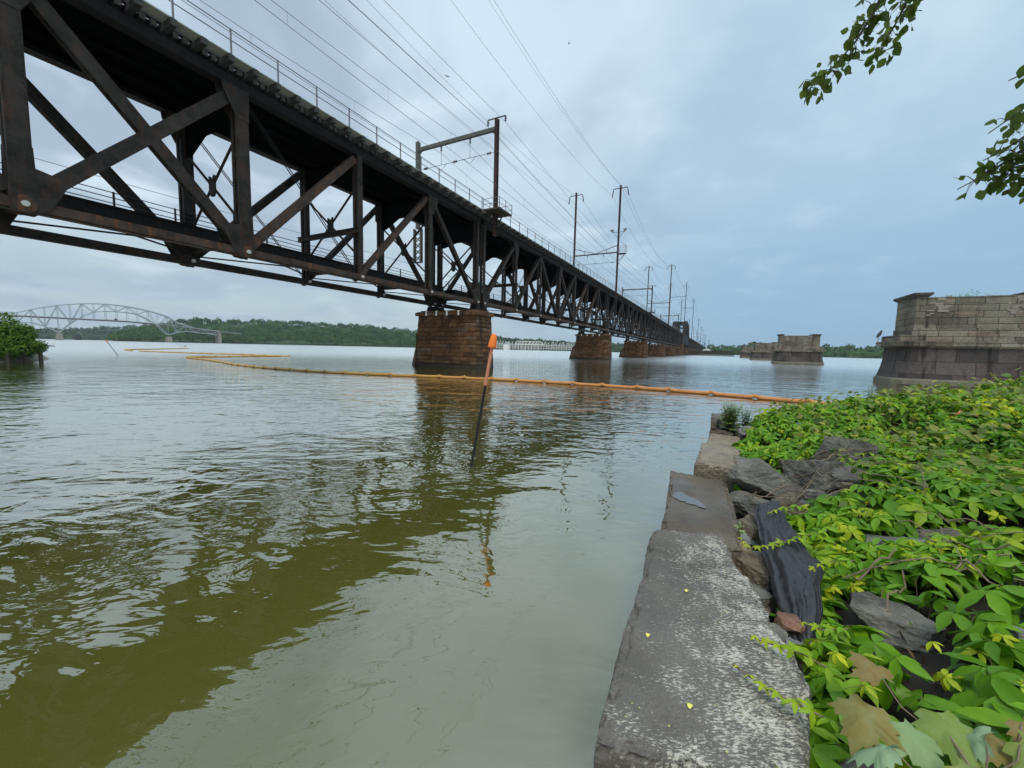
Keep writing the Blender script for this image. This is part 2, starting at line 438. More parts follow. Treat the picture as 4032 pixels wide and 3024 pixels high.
class MB:
    """collects boxes, beams, tubes and polygons; build() links them as one mesh object"""
    def __init__(self, off=(0, 0, 0)):
        self.v, self.f, self.off = [], [], off

    def add(self, vs, fs):
        b = len(self.v)
        self.v += [tuple(x) for x in vs]
        self.f += [tuple(i + b for i in f) for f in fs]

    def box(self, x0, x1, y0, y1, z0, z1):
        self.add([(x0, y0, z0), (x1, y0, z0), (x1, y1, z0), (x0, y1, z0), (x0, y0, z1), (x1, y0, z1), (x1, y1, z1), (x0, y1, z1)],
                 [(0, 3, 2, 1), (4, 5, 6, 7), (0, 1, 5, 4), (1, 2, 6, 5), (2, 3, 7, 6), (3, 0, 4, 7)])

    def frustum(self, b, zb, tp, zt):
        """b, tp: x0, x1, y0, y1 at the bottom and at the top"""
        self.add([(b[0], b[2], zb), (b[1], b[2], zb), (b[1], b[3], zb), (b[0], b[3], zb),
                  (tp[0], tp[2], zt), (tp[1], tp[2], zt), (tp[1], tp[3], zt), (tp[0], tp[3], zt)],
                 [(0, 3, 2, 1), (4, 5, 6, 7), (0, 1, 5, 4), (1, 2, 6, 5), (2, 3, 7, 6), (3, 0, 4, 7)])

    def beam(self, a, b, w, h, upv=(0, 0, 1)):
        a, b = Vector(a), Vector(b)
        d = (b - a).normalized()
        u = Vector(upv)
        if abs(d.dot(u)) > 0.98:
            u = Vector((1, 0, 0))
        s = d.cross(u).normalized() * (w / 2)
        k = s.cross(d).normalized() * (h / 2)
        vs = [a - s - k, a + s - k, a + s + k, a - s + k, b - s - k, b + s - k, b + s + k, b - s + k]
        self.add(vs, [(0, 1, 2, 3), (7, 6, 5, 4), (0, 4, 5, 1), (1, 5, 6, 2), (2, 6, 7, 3), (3, 7, 4, 0)])

    def tube(self, pts, r, n=6, caps=True):
        pts = [Vector(p) for p in pts]
        rs = r if isinstance(r, (list, tuple)) else [r] * len(pts)
        base = len(self.v)
        for i, p in enumerate(pts):
            d = (pts[min(i + 1, len(pts) - 1)] - pts[max(i - 1, 0)]).normalized()
            u = Vector((0, 0, 1)) if abs(d.z) < 0.9 else Vector((1, 0, 0))
            s = d.cross(u).normalized()
            k = s.cross(d)
            for j in range(n):
                a = 2 * math.pi * j / n
                self.v.append(tuple(p + (s * math.cos(a) + k * math.sin(a)) * rs[i]))
        for i in range(len(pts) - 1):
            for j in range(n):
                q = base + i * n
                self.f.append((q + j, q + (j + 1) % n, q + n + (j + 1) % n, q + n + j))
        if caps:
            self.f.append(tuple(base + j for j in reversed(range(n))))
            e = base + (len(pts) - 1) * n
            self.f.append(tuple(e + j for j in range(n)))

    def slab(self, poly, axis, c0, c1):
        """polygon given in the two other axes, extruded along axis 0/1/2 from c0 to c1"""
        n = len(poly)
        def mk(a, b, c):
            return (c, a, b) if axis == 0 else (a, c, b) if axis == 1 else (a, b, c)
        vs = [mk(a, b, c0) for a, b in poly] + [mk(a, b, c1) for a, b in poly]
        fs = [tuple(range(n)), tuple(range(2 * n - 1, n - 1, -1))]
        fs += [(i, n + i, n + (i + 1) % n, (i + 1) % n) for i in range(n)]
        self.add(vs, fs)

    def build(self, name, mat, parent=None, smooth=False, loc=None):
        me = bpy.data.meshes.new(name)
        ox, oy, oz = self.off
        me.from_pydata([(x - ox, y - oy, z - oz) for x, y, z in self.v], [], self.f)
        bm = bmesh.new()
        bm.from_mesh(me)
        bmesh.ops.recalc_face_normals(bm, faces=bm.faces)
        bm.to_mesh(me)
        bm.free()
        if smooth:
            me.polygons.foreach_set('use_smooth', [True] * len(me.polygons))
        me.materials.append(M[mat] if isinstance(mat, str) else mat)
        o = bpy.data.objects.new(name, me)
        COL.objects.link(o)
        if parent is not None:
            o.parent = parent
        if loc is not None:
            o.location = loc
        return o


def copy_tree(o, parent=None):
    c = o.copy()
    COL.objects.link(c)
    if parent is not None:
        c.parent = parent
    for ch in list(o.children):
        copy_tree(ch, c)
    return c


def mesh_np(name, V, F, mat, parent=None, tint=None, smooth=False):
    """V (n,3) array, F (m,k) array, all faces the same size"""
    me = bpy.data.meshes.new(name)
    n, (mm, k) = len(V), F.shape
    me.vertices.add(n)
    me.vertices.foreach_set('co', np.asarray(V, np.float32).ravel())
    me.loops.add(mm * k)
    me.loops.foreach_set('vertex_index', np.asarray(F, np.int32).ravel())
    me.polygons.add(mm)
    me.polygons.foreach_set('loop_start', np.arange(0, mm * k, k, dtype=np.int32))
    me.polygons.foreach_set('loop_total', np.full(mm, k, np.int32))
    if smooth:
        me.polygons.foreach_set('use_smooth', [True] * mm)
    me.update(calc_edges=True)
    if tint is not None:
        at = me.attributes.new('tint', 'FLOAT', 'POINT')
        at.data.foreach_set('value', np.asarray(tint, np.float32))
    me.materials.append(M[mat])
    me.validate()
    o = bpy.data.objects.new(name, me)
    COL.objects.link(o)
    if parent is not None:
        o.parent = parent
    return o


def scatter(tv, tf, P, R, S, tint):
    """template vertices tv (k,3), faces tf (m,q) copied with rotations R (n,3,3), sizes S (n,), places P (n,3)"""
    n, k = len(P), len(tv)
    V = np.einsum('nij,kj->nki', R, tv) * np.asarray(S)[:, None, None] + np.asarray(P)[:, None, :]
    F = tf[None] + (np.arange(n) * k)[:, None, None]
    return V.reshape(-1, 3), F.reshape(-1, tf.shape[1]), np.repeat(tint, k)


def frames(N, rng, heading=None):
    """rotation matrices whose z axis is N, random or given heading for y"""
    N = N / np.linalg.norm(N, axis=1, keepdims=True)
    H = rng.normal(size=N.shape) if heading is None else heading
    Y = H - N * (H * N).sum(1, keepdims=True)
    Y /= np.linalg.norm(Y, axis=1, keepdims=True) + 1e-9
    X = np.cross(Y, N)
    return np.stack([X, Y, N], axis=2)


# leaflet template: length 1 along +y, folded on the midrib and drooping
def leaflet(droop=0.18, width=0.24, fold=0.06):
    ts = [0.0, 0.2, 0.5, 0.8, 1.0]
    ws = [0.0, 0.68, 1.0, 0.55, 0.0]
    V, ci, li, ri = [], [], [], []
    for tt, ww in zip(ts, ws):
        z = -droop * tt * tt
        ci.append(len(V)); V.append((0, tt, z - fold))
        if ww > 0:
            li.append(len(V)); V.append((-width * ww, tt, z))
            ri.append(len(V)); V.append((width * ww, tt, z))
    F = [(ci[0], ri[0], ci[1]), (ci[0], ci[1], li[0])]
    for a in range(2):
        F += [(ci[a + 1], ri[a], ri[a + 1]), (ci[a + 1], ri[a + 1], ci[a + 2]), (ci[a + 1], ci[a + 2], li[a + 1]), (ci[a + 1], li[a + 1], li[a])]
    F += [(ci[3], ri[2], ci[4]), (ci[3], ci[4], li[2])]
    return np.array(V, float), np.array(F)


# ------------------------------------------------------------------ the river and its bed
mb = MB()
seg = 72
mb.add([(0, 0, 0)] + [(3300 * math.cos(2 * math.pi * i / seg), 3300 * math.sin(2 * math.pi * i / seg), 0) for i in range(seg)],
       [(0, i + 1, (i + 1) % seg + 1) for i in range(seg)])
tag(mb.build('water', 'water'), kind='structure')

# ------------------------------------------------------------------ railway bridge: deck truss spans
PANEL, FAR, ZB, ZT = 8.5, -6.4, 7.75, 16.84
SPAN_L = 7 * PANEL
X0, Y0, PITCH_Y = -25.5, -20.14, 60.97
BASE = 6.75


def lacing(mb, x, w, y0, z0, z1, side_y):
    """zigzag bars on a post face"""
    z, s = z0, 1
    while z < z1 - 0.6:
        mb.beam((x - s * w, side_y, z), (x + s * w, side_y, z + 0.62), 0.03, 0.07, (0, 1, 0))
        z += 0.62
        s = -s


def post_mb(x, n, z0, z1, wide):
    mb = MB((0, 0, BASE))
    y = n * PANEL
    d = 0.27
    mb.box(x + d - 0.05, x + d + 0.05, y - wide, y + wide, z0, z1)
    mb.box(x - d - 0.05, x - d + 0.05, y - wide, y + wide, z0, z1)
    for sy in (-1, 1):                                   # flange angles
        mb.box(x + d - 0.14, x + d - 0.051, y + sy * (wide - 0.06), y + sy * (wide - 0.001), z0 + .01, z1 - .01)
        mb.box(x - d + 0.051, x - d + 0.14, y + sy * (wide - 0.06), y + sy * (wide - 0.001), z0 + .01, z1 - .01)
        lacing(mb, x, d - 0.1, y, z0 + 0.8, z1 - 0.8, y + sy * (wide - 0.08))
    if x == 0 and wide > 0.3:
        rivets(mb, x + d + 0.05, [(y + sy * (wide - 0.07), z0 + 2.5 + 0.2 * k) for sy in (-1, 1) for k in range(int((z1 - z0 - 4) / 0.2))], 0.026)
    return mb


def rivets(mb, x, pts, r=0.028):
    for y, z in pts:
        mb.box(x, x + 0.022, y - r, y + r, z - r, z + r)


def diag_mb(x, a, b, w, box=True):
    """built-up diagonal from joint a=(n, top?) to b: two channels with tie plates"""
    mb = MB((0, 0, BASE))
    def P(j, dx):
        n, top = j
        return Vector((x + dx, n * PANEL, ZT + 0.1 if top else ZB + 0.1))
    A, B = P(a, 0), P(b, 0)
    d = (B - A).normalized()
    A2, B2 = A + d * 0.55, B - d * 0.55
    side = Vector((0, d.z, -d.y))
    for dx in (-0.19, 0.19):
        o = Vector((dx, 0, 0))
        mb.beam(A2 + o, B2 + o, w, 0.05, (1, 0, 0))
        for s in (-1, 1):
            q = o + side * (s * (w / 2 - 0.03)) - Vector((math.copysign(0.06, dx), 0, 0))
            mb.beam(A2 + q, B2 + q, 0.055, 0.1, (1, 0, 0))
    L = (B2 - A2).length
    k, s = 0.4, 1
    while k < L - 0.6:
        p, q = A2 + d * k, A2 + d * (k + 0.5)
        for sd in (-1, 1):
            e = side * (sd * (w / 2 - 0.015))
            mb.beam(p + e + Vector((-0.12 * s, 0, 0)), q + e + Vector((0.12 * s, 0, 0)), 0.06, 0.025, side)
        k += 0.5
        s = -s
    mb.beam(A + d * 0.1 + Vector((0.255, 0, 0)), A + d * 0.1 + d * 1.1 + Vector((0.255, 0, 0)), w * .9, 0.03, (1, 0, 0))
    return mb


def top_joint(x, n, side):
    """gusset plate hanging under the top chord"""
    mb = MB((0, 0, BASE))
    y = n * PANEL
    poly = [(y - 1.05, ZT + 0.03), (y + 1.05, ZT + 0.03), (y + 1.0, ZT - 0.35), (y + 0.36, ZT - 1.65), (y - 0.36, ZT - 1.65), (y - 1.0, ZT - 0.35)]
    if side < 0:
        poly = [(y - 1.05, ZT + 0.03), (y + 0.4, ZT + 0.03), (y + 0.36, ZT - 1.65), (y - 0.3, ZT - 1.65), (y - 1.0, ZT - 0.35)]
    if side > 0:
        poly = [(y - 0.4, ZT + 0.03), (y + 1.05, ZT + 0.03), (y + 1.0, ZT - 0.35), (y + 0.3, ZT - 1.65), (y - 0.36, ZT - 1.65)]
    mb.slab(poly, 0, x + 0.325, x + 0.352)
    mb.slab(poly, 0, x - 0.352, x - 0.325)
    rv = [(y + i * 0.16, ZT - 0.15 - j * 0.2) for i in (-2, -1, 0, 1, 2) for j in range(7)]
    rivets(mb, x + 0.352, rv, 0.03)
    return mb


def bottom_joint(x, n, side):
    mb = MB((0, 0, BASE))
    y = n * PANEL
    lo, hi = ZB - 0.32, ZB + 1.05
    poly = [(y - 0.38, lo), (y + 0.38, lo), (y + 0.75, ZB), (y + 1.25, hi), (y + 1.0, ZB + 1.35), (y + 0.36, ZB + 1.5), (y + 0.34, ZB + 2.3), (y - 0.34, ZB + 2.3),
            (y - 0.36, ZB + 1.5), (y - 1.0, ZB + 1.35), (y - 1.25, hi), (y - 0.75, ZB)]
    if side > 0:
        poly = poly[:9] + [(y - 0.42, ZB)]
    if side < 0:
        poly = [(y - 0.38, lo), (y + 0.38, lo), (y + 0.42, ZB)] + poly[5:]
    for dx in (0.36, -0.387):
        mb.slab(poly, 0, x + dx, x + dx + 0.027)
    rv = [(y + i * 0.14, ZB + 0.55 + j * 0.14) for i in (-2, -1, 0, 1, 2) for j in range(13)]
    if side <= 0:
        rv += [(y - 0.45 - i * 0.12, ZB + 0.35 + i * 0.06 + j * 0.13) for i in range(5) for j in range(5)]
    if side >= 0:
        rv += [(y + 0.45 + i * 0.12, ZB + 0.35 + i * 0.06 + j * 0.13) for i in range(5) for j in range(5)]
    rivets(mb, x + 0.387, rv, 0.03)
    return mb


def pin_mb(x, n, outward):
    mb = MB((0, 0, BASE))
    c = (n * PANEL, ZB)
    poly = [(c[0] + 0.115 * math.cos(k * math.pi / 8), c[1] + 0.115 * math.sin(k * math.pi / 8)) for k in range(16)]
    mb.slab(poly, 0, x + outward * 0.42, x + outward * 0.52)
    return mb


def make_span(label, detailed=True):
    root = thing('truss_span', (X0, 0, BASE), label, 'bridge span', 'deck truss spans of the railway bridge')
    diags = [((1, True), (0, False)), ((2, True), (1, False)), ((3, False), (2, True)), ((3, False), (4, True)), ((3, True), (4, False)),
             ((4, False), (5, True)), ((5, False), (6, True)), ((6, True), (7, False))]
    diags[2] = ((2, True), (3, False))
    for x, near in ((0.0, True), (FAR, False)):
        # top chord: box with cover plates
        mb = MB((0, 0, BASE))
        mb.box(x - 0.33, x + 0.33, -0.4, SPAN_L + 0.4, ZT, ZT + 0.06)
        mb.box(x + 0.26, x + 0.322, -0.4, SPAN_L + 0.4, ZT + 0.061, ZT + 0.52)
        mb.box(x - 0.322, x - 0.26, -0.4, SPAN_L + 0.4, ZT + 0.061, ZT + 0.52)
        mb.box(x - 0.38, x + 0.38, -0.4, SPAN_L + 0.4, ZT + 0.521, ZT + 0.56)
        mb.build('top_chord', 'steel_dark', root)
        # bottom chord: eyebars and lower flange
        mb = MB((0, 0, BASE))
        for dx in (-0.3, -0.1, 0.1, 0.3):
            mb.box(x + dx - 0.03, x + dx + 0.03, 0, SPAN_L, ZB - 0.2, ZB + 0.2)
        mb.box(x - 0.2, x + 0.2, 0, SPAN_L, ZB - 0.25, ZB - 0.201)
        for n in range(8):
            poly = [(n * PANEL + 0.34 * math.cos(k * math.pi / 8), ZB + 0.34 * math.sin(k * math.pi / 8)) for k in range(16)]
            mb.slab(poly, 0, x + 0.388, x + 0.42)
            mb.slab(poly, 0, x - 0.42, x - 0.388)
        chord = mb.build('bottom_chord', 'steel_rust' if near else 'steel', root)
        for n in range(8):
            pin_mb(x, n, 1).build('pin', 'pin', chord)
        for n in range(8):
            wide = 0.33 if n in (3, 4) else 0.21 if 0 < n < 7 else 0.18
            post_mb(x, n, ZB - 0.1, ZT, wide).build('vertical_post', 'steel', root)
        for a, b in diags:
            w_ = 0.6 if abs(a[0] - 3.5) < 1 and abs(b[0] - 3.5) < 1 else 0.5 if 4 in (a[0], b[0]) or 3 in (a[0], b[0]) else 0.42
            diag_mb(x, a, b, w_).build('diagonal', 'steel_rust' if near and b[0] in (5, 6) else 'steel', root)
        for n in (1, 3, 4, 6):
            top_joint(x, n, -1 if n in (4, 1) else 1).build('gusset_plate', 'steel', root)
        for n in (0, 3, 4, 7):
            bottom_joint(x, n, {0: 1, 3: 1, 4: -1, 7: -1}.get(n, 0)).build('gusset_plate', 'steel', root)
        # counter rods
        for a, b in (((4, True), (5, False)), ((3, True), (2, False))):
            for dx in (-0.1, 0.1):
                mb = MB((0, 0, BASE))
                mb.tube([(x + dx, a[0] * PANEL, ZT), (x + dx, b[0] * PANEL, ZB)], 0.035, 5)
                mb.build('counter_rod', 'steel_dark', root)
        # shoes on the piers
        for n in (0, 7):
            mb = MB((0, 0, BASE))
            y = n * PANEL
            mb.box(x - 0.6, x + 0.6, y - 0.42, y + 0.42, 6.75, 6.87)
            mb.slab([(y - 0.4, 6.871), (y + 0.4, 6.871), (y + 0.2, 7.4), (y - 0.2, 7.4)], 0, x - 0.55, x + 0.55)
            for k in (-0.3, 0, 0.3):
                mb.box(x + k - 0.04, x + k + 0.04, y - 0.38, y + 0.38, 6.872, 7.2)
            mb.build('bearing_shoe', 'steel_dark', root)
    # floor beams with haunched knees, sway frames
    for n in range(8):
        y = n * PANEL
        mb = MB((0, 0, BASE))
        h = 14.35 if 0 < n < 7 else 14.8
        poly = [(-0.3, ZT + 0.5), (-0.3, h), (-0.75, h), (-2.6, 15.25), (FAR + 2.6, 15.25), (FAR + 0.75, h), (FAR + 0.3, h), (FAR + 0.3, ZT + 0.5)]
        mb.slab(poly, 1, y - 0.06, y + 0.06)
        mb.box(FAR + 0.31, -0.31, y - 0.2, y - 0.061, 16.6, 16.66)
        mb.box(FAR + 0.31, -0.31, y + 0.061, y + 0.2, 16.6, 16.66)
        fb = mb.build('floor_beam', 'steel_black', root)
        mb = MB((0, 0, BASE))
        c = Vector((FAR / 2, y, 12.1))
        for a in ((-0.45, 14.4), (FAR + 0.45, 14.4), (-0.45, 9.75), (FAR + 0.45, 9.75)):
            mb.beam((a[0], y, a[1]), c, 0.13, 0.1, (0, 1, 0))
        mb.slab([(c.x - 0.28, 12.75), (c.x - 0.1, 12.55), (c.x + 0.1, 12.55), (c.x + 0.28, 12.75), (c.x + 0.3, 11.75), (c.x + 0.14, 11.5), (c.x - 0.14, 11.5), (c.x - 0.3, 11.75)],
                1, y - 0.07, y + 0.07)
        mb.build('sway_brace', 'steel', root)
        mb = MB((0, 0, BASE))
        mb.box(FAR + 0.4, -0.4, y - 0.18, y + 0.18, 8.25, 8.3)
        mb.box(FAR + 0.4, -0.4, y - 0.04, y + 0.04, 8.301, 8.649)
        mb.box(FAR + 0.4, -0.4, y - 0.18, y + 0.18, 8.65, 8.7)
        if n in (1, 5):
            mb.box(FAR - 0.3, 0.75, y - 0.62, y - 0.34, 11.0, 11.05)
            mb.box(FAR - 0.3, 0.75, y - 0.51, y - 0.45, 11.051, 11.329)
            mb.box(FAR - 0.3, 0.75, y - 0.62, y - 0.34, 11.33, 11.38)
        mb.build('cross_strut', 'steel', root)
    # laterals between the bottom chords
    mb = MB((0, 0, BASE))
    for n in range(7):
        mb.beam((-0.4, n * PANEL, 8.15), (FAR + 0.4, (n + 1) * PANEL, 8.15), 0.1, 0.08)
        mb.beam((FAR + 0.4, n * PANEL, 8.05), (-0.4, (n + 1) * PANEL, 8.05), 0.1, 0.08)
    mb.build('lateral_brace', 'steel_dark', root)
    # track floor: stringers, deck, ties
    mb = MB((0, 0, BASE))
    for x in (-1.0, -2.3, -3.9, -5.4):
        mb.box(x - 0.16, x + 0.16, -0.5, SPAN_L + 0.9, 16.665, 17.38)
    mb.box(FAR + 0.45, -0.45, -0.5, SPAN_L + 0.9, 17.0, 17.2)
    mb.box(FAR + 0.2, -0.2, -0.5, SPAN_L + 0.9, 17.5, 17.6)
    mb.build('track_floor', 'steel_black', root)
    mb = MB((0, 0, BASE))
    step = SPAN_L + 1.47
    nt = 142
    for i in range(nt):
        y = -0.6 + (i + 0.5) * step / nt
        if i % 3:
            mb.box(FAR - 0.3, 0.3, y - 0.11, y + 0.11, 17.62, 17.9)
    mb.build('tie_row', 'tie', root)
    for i in range(0, nt, 3):
        y = -0.6 + (i + 0.5) * step / nt
        mb = MB((0, 0, BASE))
        mb.box(FAR - 1.25, 1.2, y - 0.13, y + 0.13, 17.62, 17.95)
        mb.build('tie', 'tie', root)
    mb = MB((0, 0, BASE))
    for x0, x1 in ((0.46, 0.77), (0.79, 1.12), (FAR - 1.15, FAR - 0.8), (FAR - 0.78, FAR - 0.46)):
        mb.box(x0, x1, -0.6, SPAN_L + 0.87, 17.955, 18.01)
    mb.build('walkway_plank', 'tie_end', root)
    mb = MB((0, 0, BASE))
    for x0, x1 in ((0.0, 0.27), (FAR - 0.27, FAR)):
        mb.box(x0, x1, -0.6, SPAN_L + 0.87, 17.953, 18.12)
    mb.box(FAR + 0.01, -0.01, -0.6, SPAN_L + 0.87, 17.9, 17.94)
    mb.build('guard_timber', 'tie', root)
    mb = MB((0, 0, BASE))
    for x in (-1.0, -2.44, -3.96, -5.4):
        mb.box(x - 0.04, x + 0.04, -0.6, SPAN_L + 0.87, 17.955, 18.12)
    mb.build('track_rail', 'steel', root)
    for x in (1.14, FAR - 1.2):
        mb = MB((0, 0, BASE))
        for z in (18.68, 19.24):
            mb.tube([(x, -0.6, z), (x, SPAN_L + 0.87, z)], 0.028, 6)
        rl = mb.build('railing', 'rail', root)
        for i in range(0, nt, 6):
            y = -0.6 + (i + 0.5) * step / nt
            mb = MB((0, 0, BASE))
            mb.box(x - 0.035, x + 0.035, y - 0.035, y + 0.035, 17.953, 19.27)
            mb.build('railing_post', 'rail', rl)
    # service walkway down between the trusses
    mb = MB((0, 0, BASE))
    for x in (-4.4, -6.0):
        mb.box(x - 0.16, x + 0.16, 0.4, SPAN_L - 0.4, 9.57, 9.6)
        mb.box(x - 0.03, x + 0.03, 0.4, SPAN_L - 0.4, 8.74, 9.569)
        mb.box(x - 0.16, x + 0.16, 0.4, SPAN_L - 0.4, 8.702, 8.738)
    mb.box(-6.1, -4.3, 0.4, SPAN_L - 0.4, 9.604, 9.68)
    lw = mb.build('service_walkway', 'steel_dark', root)
    mb = MB((0, 0, BASE))
    for z in (9.9, 10.2, 10.5, 10.8):
        mb.tube([(-5.9, 0.4, z), (-5.9, SPAN_L - 0.4, z)], 0.028, 5)
    y = 1.2
    while y < SPAN_L - 0.5:
        mb.box(-5.94, -5.86, y - 0.045, y + 0.045, 9.681, 10.85)
        y += 2.9
    mb.build('service_railing', 'rail_dark', lw)
    return root


ORD = ['nearest', 'second', 'third', 'fourth', 'fifth', 'sixth']
proto = make_span('black steel truss span nearest the camera, running from the shore to the first brown pier')
spans = [proto]
for k in range(1, 6):
    spans.append(copy_tree(proto))
LAB = ['', 'truss span between the first and second brown stone piers from the shore',
       'truss span between the second and third brown piers, beyond the floodlit mast pair',
       'truss span between the third and fourth brown piers, under the low far portal',
       'narrow looking truss span between the fourth and fifth brown piers',
       'distant truss span ending at the tall pier before the arched swing span']
for k, s in enumerate(spans):
    s.location.y = Y0 + PITCH_Y * k
    if k: s['label'] = LAB[k]

# piers of brown stone
PX0, PX1 = -33.0, -24.1


def make_pier(full):
    r = thing('stone_pier', (PX0 / 2 + PX1 / 2, 0, 0), None, 'bridge pier', 'brown stone piers of the railway bridge')
    o = ((PX0 + PX1) / 2, 0, 0)
    mb = MB(o)
    mb.frustum((PX0 - 0.24, PX1 + 0.09, -1.99, 1.99), -2.0, (PX0 + 0.36, PX1 - 0.26, -1.59, 1.59), 6.1)
    sh = mb.build('core', 'joint', r)
    rg = random.Random(17)
    V, F, T = [], [], []
    def edge(z):
        u = (z + 2.0) / 8.1
        return PX0 - 0.3 + 0.6 * u, PX1 + 0.15 - 0.35 * u, 2.05 - 0.4 * u
    z = -0.6
    row = 0
    while z < 6.05:
        z1 = min(6.095, z + rg.uniform(0.42, 0.54))
        xa, xb, hy = edge((z + z1) / 2)
        for face in range(4):
            lo, hi = (xa, xb) if face < 2 else (-hy, hy)
            s = lo
            while s < hi - 0.05:
                e = s + rg.uniform(0.75, 1.6)
                if hi - e < 0.5:
                    e = hi
                off = rg.uniform(0.0, 0.075)
                g, ch = 0.012, rg.uniform(0.025, 0.05)
                b = len(V)
                for dd, k in ((-0.07, 0.0), (0.0, 0.0), (off, ch)):
                    for ss, zz in ((s + g + k, z + g + k), (e - g - k, z + g + k), (e - g - k, z1 - g - k), (s + g + k, z1 - g - k)):
                        jx = rg.uniform(-.012, .012) if k else 0
                        xe0, xe1, ye = edge(zz)
                        if face == 0: pt = (ss + jx, -ye - dd, zz)
                        elif face == 1: pt = (ss + jx, ye + dd, zz)
                        elif face == 2: pt = (xe1 + dd, ss + jx, zz)
                        else: pt = (xe0 - dd, ss + jx, zz)
                        V.append((pt[0] - o[0], pt[1], pt[2]))
                fl = (lambda q: q) if face in (0, 2) else (lambda q: q[::-1])
                for a_ in (0, 4):
                    for q in range(4):
                        F.append(fl((b + a_ + q, b + a_ + (q + 1) % 4, b + a_ + 4 + (q + 1) % 4, b + a_ + 4 + q)))
                F.append(fl((b + 8, b + 9, b + 10, b + 11)))
                T += [rg.random()] * 12
                s = e
        z = z1
        row += 1
    mesh_np('shaft', np.array(V), np.array(F), 'pier_stone', r, T)
    mb = MB(o)                                            # upstream ice nose
    xs = PX0 - 0.35
    v = [(xs, -2.2, -2), (xs, 2.2, -2), (xs - 2.3, 0, -2), (xs - 1.0, -0.9, 3.0), (xs - 1.0, 0.9, 3.0), (xs + 0.45, -1.8, 3.9), (xs + 0.45, 1.8, 3.9), (xs + 0.45, -2.2, -2), (xs + 0.45, 2.2, -2), (xs - 2.0, 0, 0.3)]
    v = [(xs + 0.5, -2.25, -2), (xs - 2.2, -0.3, -2), (xs - 2.2, 0.3, -2), (xs + 0.5, 2.25, -2), (xs + 0.5, -1.9, 4.0), (xs - 0.9, -0.25, 3.0), (xs - 0.9, 0.25, 3.0), (xs + 0.5, 1.9, 4.0)]
    mb.add(v, [(0, 1, 5, 4), (1, 2, 6, 5), (2, 3, 7, 6), (4, 5, 6, 7), (0, 3, 2, 1), (0, 4, 7, 3)])
    mb.build('ice_breaker', 'brown_stone', r)
    mb = MB(o)
    mb.box(PX0, PX1, -1.95, 1.95, 6.1, 6.45)
    mb.frustum((PX0, PX1, -1.95, 1.95), 6.45, (PX0 + 0.25, PX1 - 0.25, -1.7, 1.7), 6.6)
    mb.box(PX0 + 0.4, PX1 - 0.3, -1.35, 1.35, 6.601, 6.75)
    cp = mb.build('cap', 'brown_stone', r)
    for x in (-31.25, -29.75, -28.2, -26.55):
        mb = MB(o)
        mb.box(x - 0.11, x + 0.11, -1.975, -1.952, 6.08, 6.62)
        mb.box(x - 0.11, x + 0.11, -1.975, -1.6, 6.621, 6.64)
        mb.build('white_marker', 'white', cp)
    return r


pier0 = make_pier(True)
piers = [pier0] + [copy_tree(pier0) for k in range(1, 6)]
PLAB = ['big brown stone pier standing nearest, behind the orange tipped pole', 'second brown stone pier from the shore, left of the third',
        'third brown stone pier, its sloped nose beside the white boat racks', 'fourth brown stone pier, half hidden behind the third',
        'fifth brown stone pier, almost hidden behind the fourth', 'sixth stone pier at the far end, beside the low timber fender']
for k, p in enumerate(piers):
    p.location.y = 39.4 + PITCH_Y * k + (0.6 if k else 0)
    p['label'] = PLAB[k]

# tall rest pier, swing span with its arched truss and the approach beyond
t_ = thing('rest_pier', (-28.7, 347, 0), 'tall dark stone pier carrying the arched swing span', 'bridge pier')
mb = MB((-28.7, 347, 0))
mb.frustum((-34, -23.2, 344.8, 350), -2, (-33.4, -23.7, 345.4, 349.5), 9.5)
mb.build('shaft', 'brown_stone', t_)
mb = MB((-28.7, 347, 0))
mb.box(-33.6, -23.5, 345.2, 349.7, 9.5, 10.1)
mb.build('cap', 'brown_stone', t_)

SW0, SW1 = 345.8, 426.0
t_ = thing('swing_span', (-28.7, SW0, 10.1), 'dark arched through truss rising above the rail deck far along the bridge', 'swing span')
o_ = (-28.7, SW0, 10.1)
mb = MB(o_)
for x in (-24.9, -32.5):
    mb.box(x - 0.3, x + 0.3, SW0, SW1, 10.1, 17.6)
mb.box(-32.2, -25.2, SW0, SW1, 16.8, 17.7)
mb.build('deck_girder', 'steel_dark', t_)
prof = [(0.0, 17.6), (0.08, 27.3), (0.3, 29.3), (0.5, 30.2), (0.7, 29.3), (0.92, 27.3), (1.0, 17.6)]
for x in (-24.6, -32.8):
    mb = MB(o_)
    pts = [Vector((x, SW0 + (SW1 - SW0) * a, z)) for a, z in prof]
    for a, b in zip(pts[:-1], pts[1:]):
        mb.beam(a, b, 0.7, 0.8, (1, 0, 0))
    n = 12
    def zat(u):
        for (a, za), (b, zb) in zip(prof[:-1], prof[1:]):
            if a <= u <= b:
                return za + (zb - za) * (u - a) / (b - a)
    for i in range(1, n):
        u = i / n
        y = SW0 + (SW1 - SW0) * u
        mb.beam((x, y, 17.6), (x, y, zat(u)), 0.5, 0.4, (1, 0, 0))
        u2 = (i + (1 if i < n / 2 else -1)) / n
        mb.beam((x, y, 17.7), (x, SW0 + (SW1 - SW0) * u2, zat(u2)), 0.4, 0.35, (1, 0, 0))
    mb.build('arched_truss', 'steel', t_)
mb = MB(o_)
for u in (0.08, 0.3, 0.5, 0.7, 0.92):
    y = SW0 + (SW1 - SW0) * u
    z = zat(u)
    mb.box(-32.5, -24.9, y - 0.3, y + 0.3, z - 1.6, z - 0.2)
    for a, b in ((-32.4, -30.6), (-25.0, -26.8)):
        mb.beam((a, y, z - 3.6), (b, y, z - 1.5), 0.4, 0.4, (0, 1, 0))
    mb.beam((-32.4, y, z - 0.6), (-25, y + 6, z - 0.6), 0.4, 0.4)
mb.build('portal_frame', 'steel', t_)
mb = MB(o_)
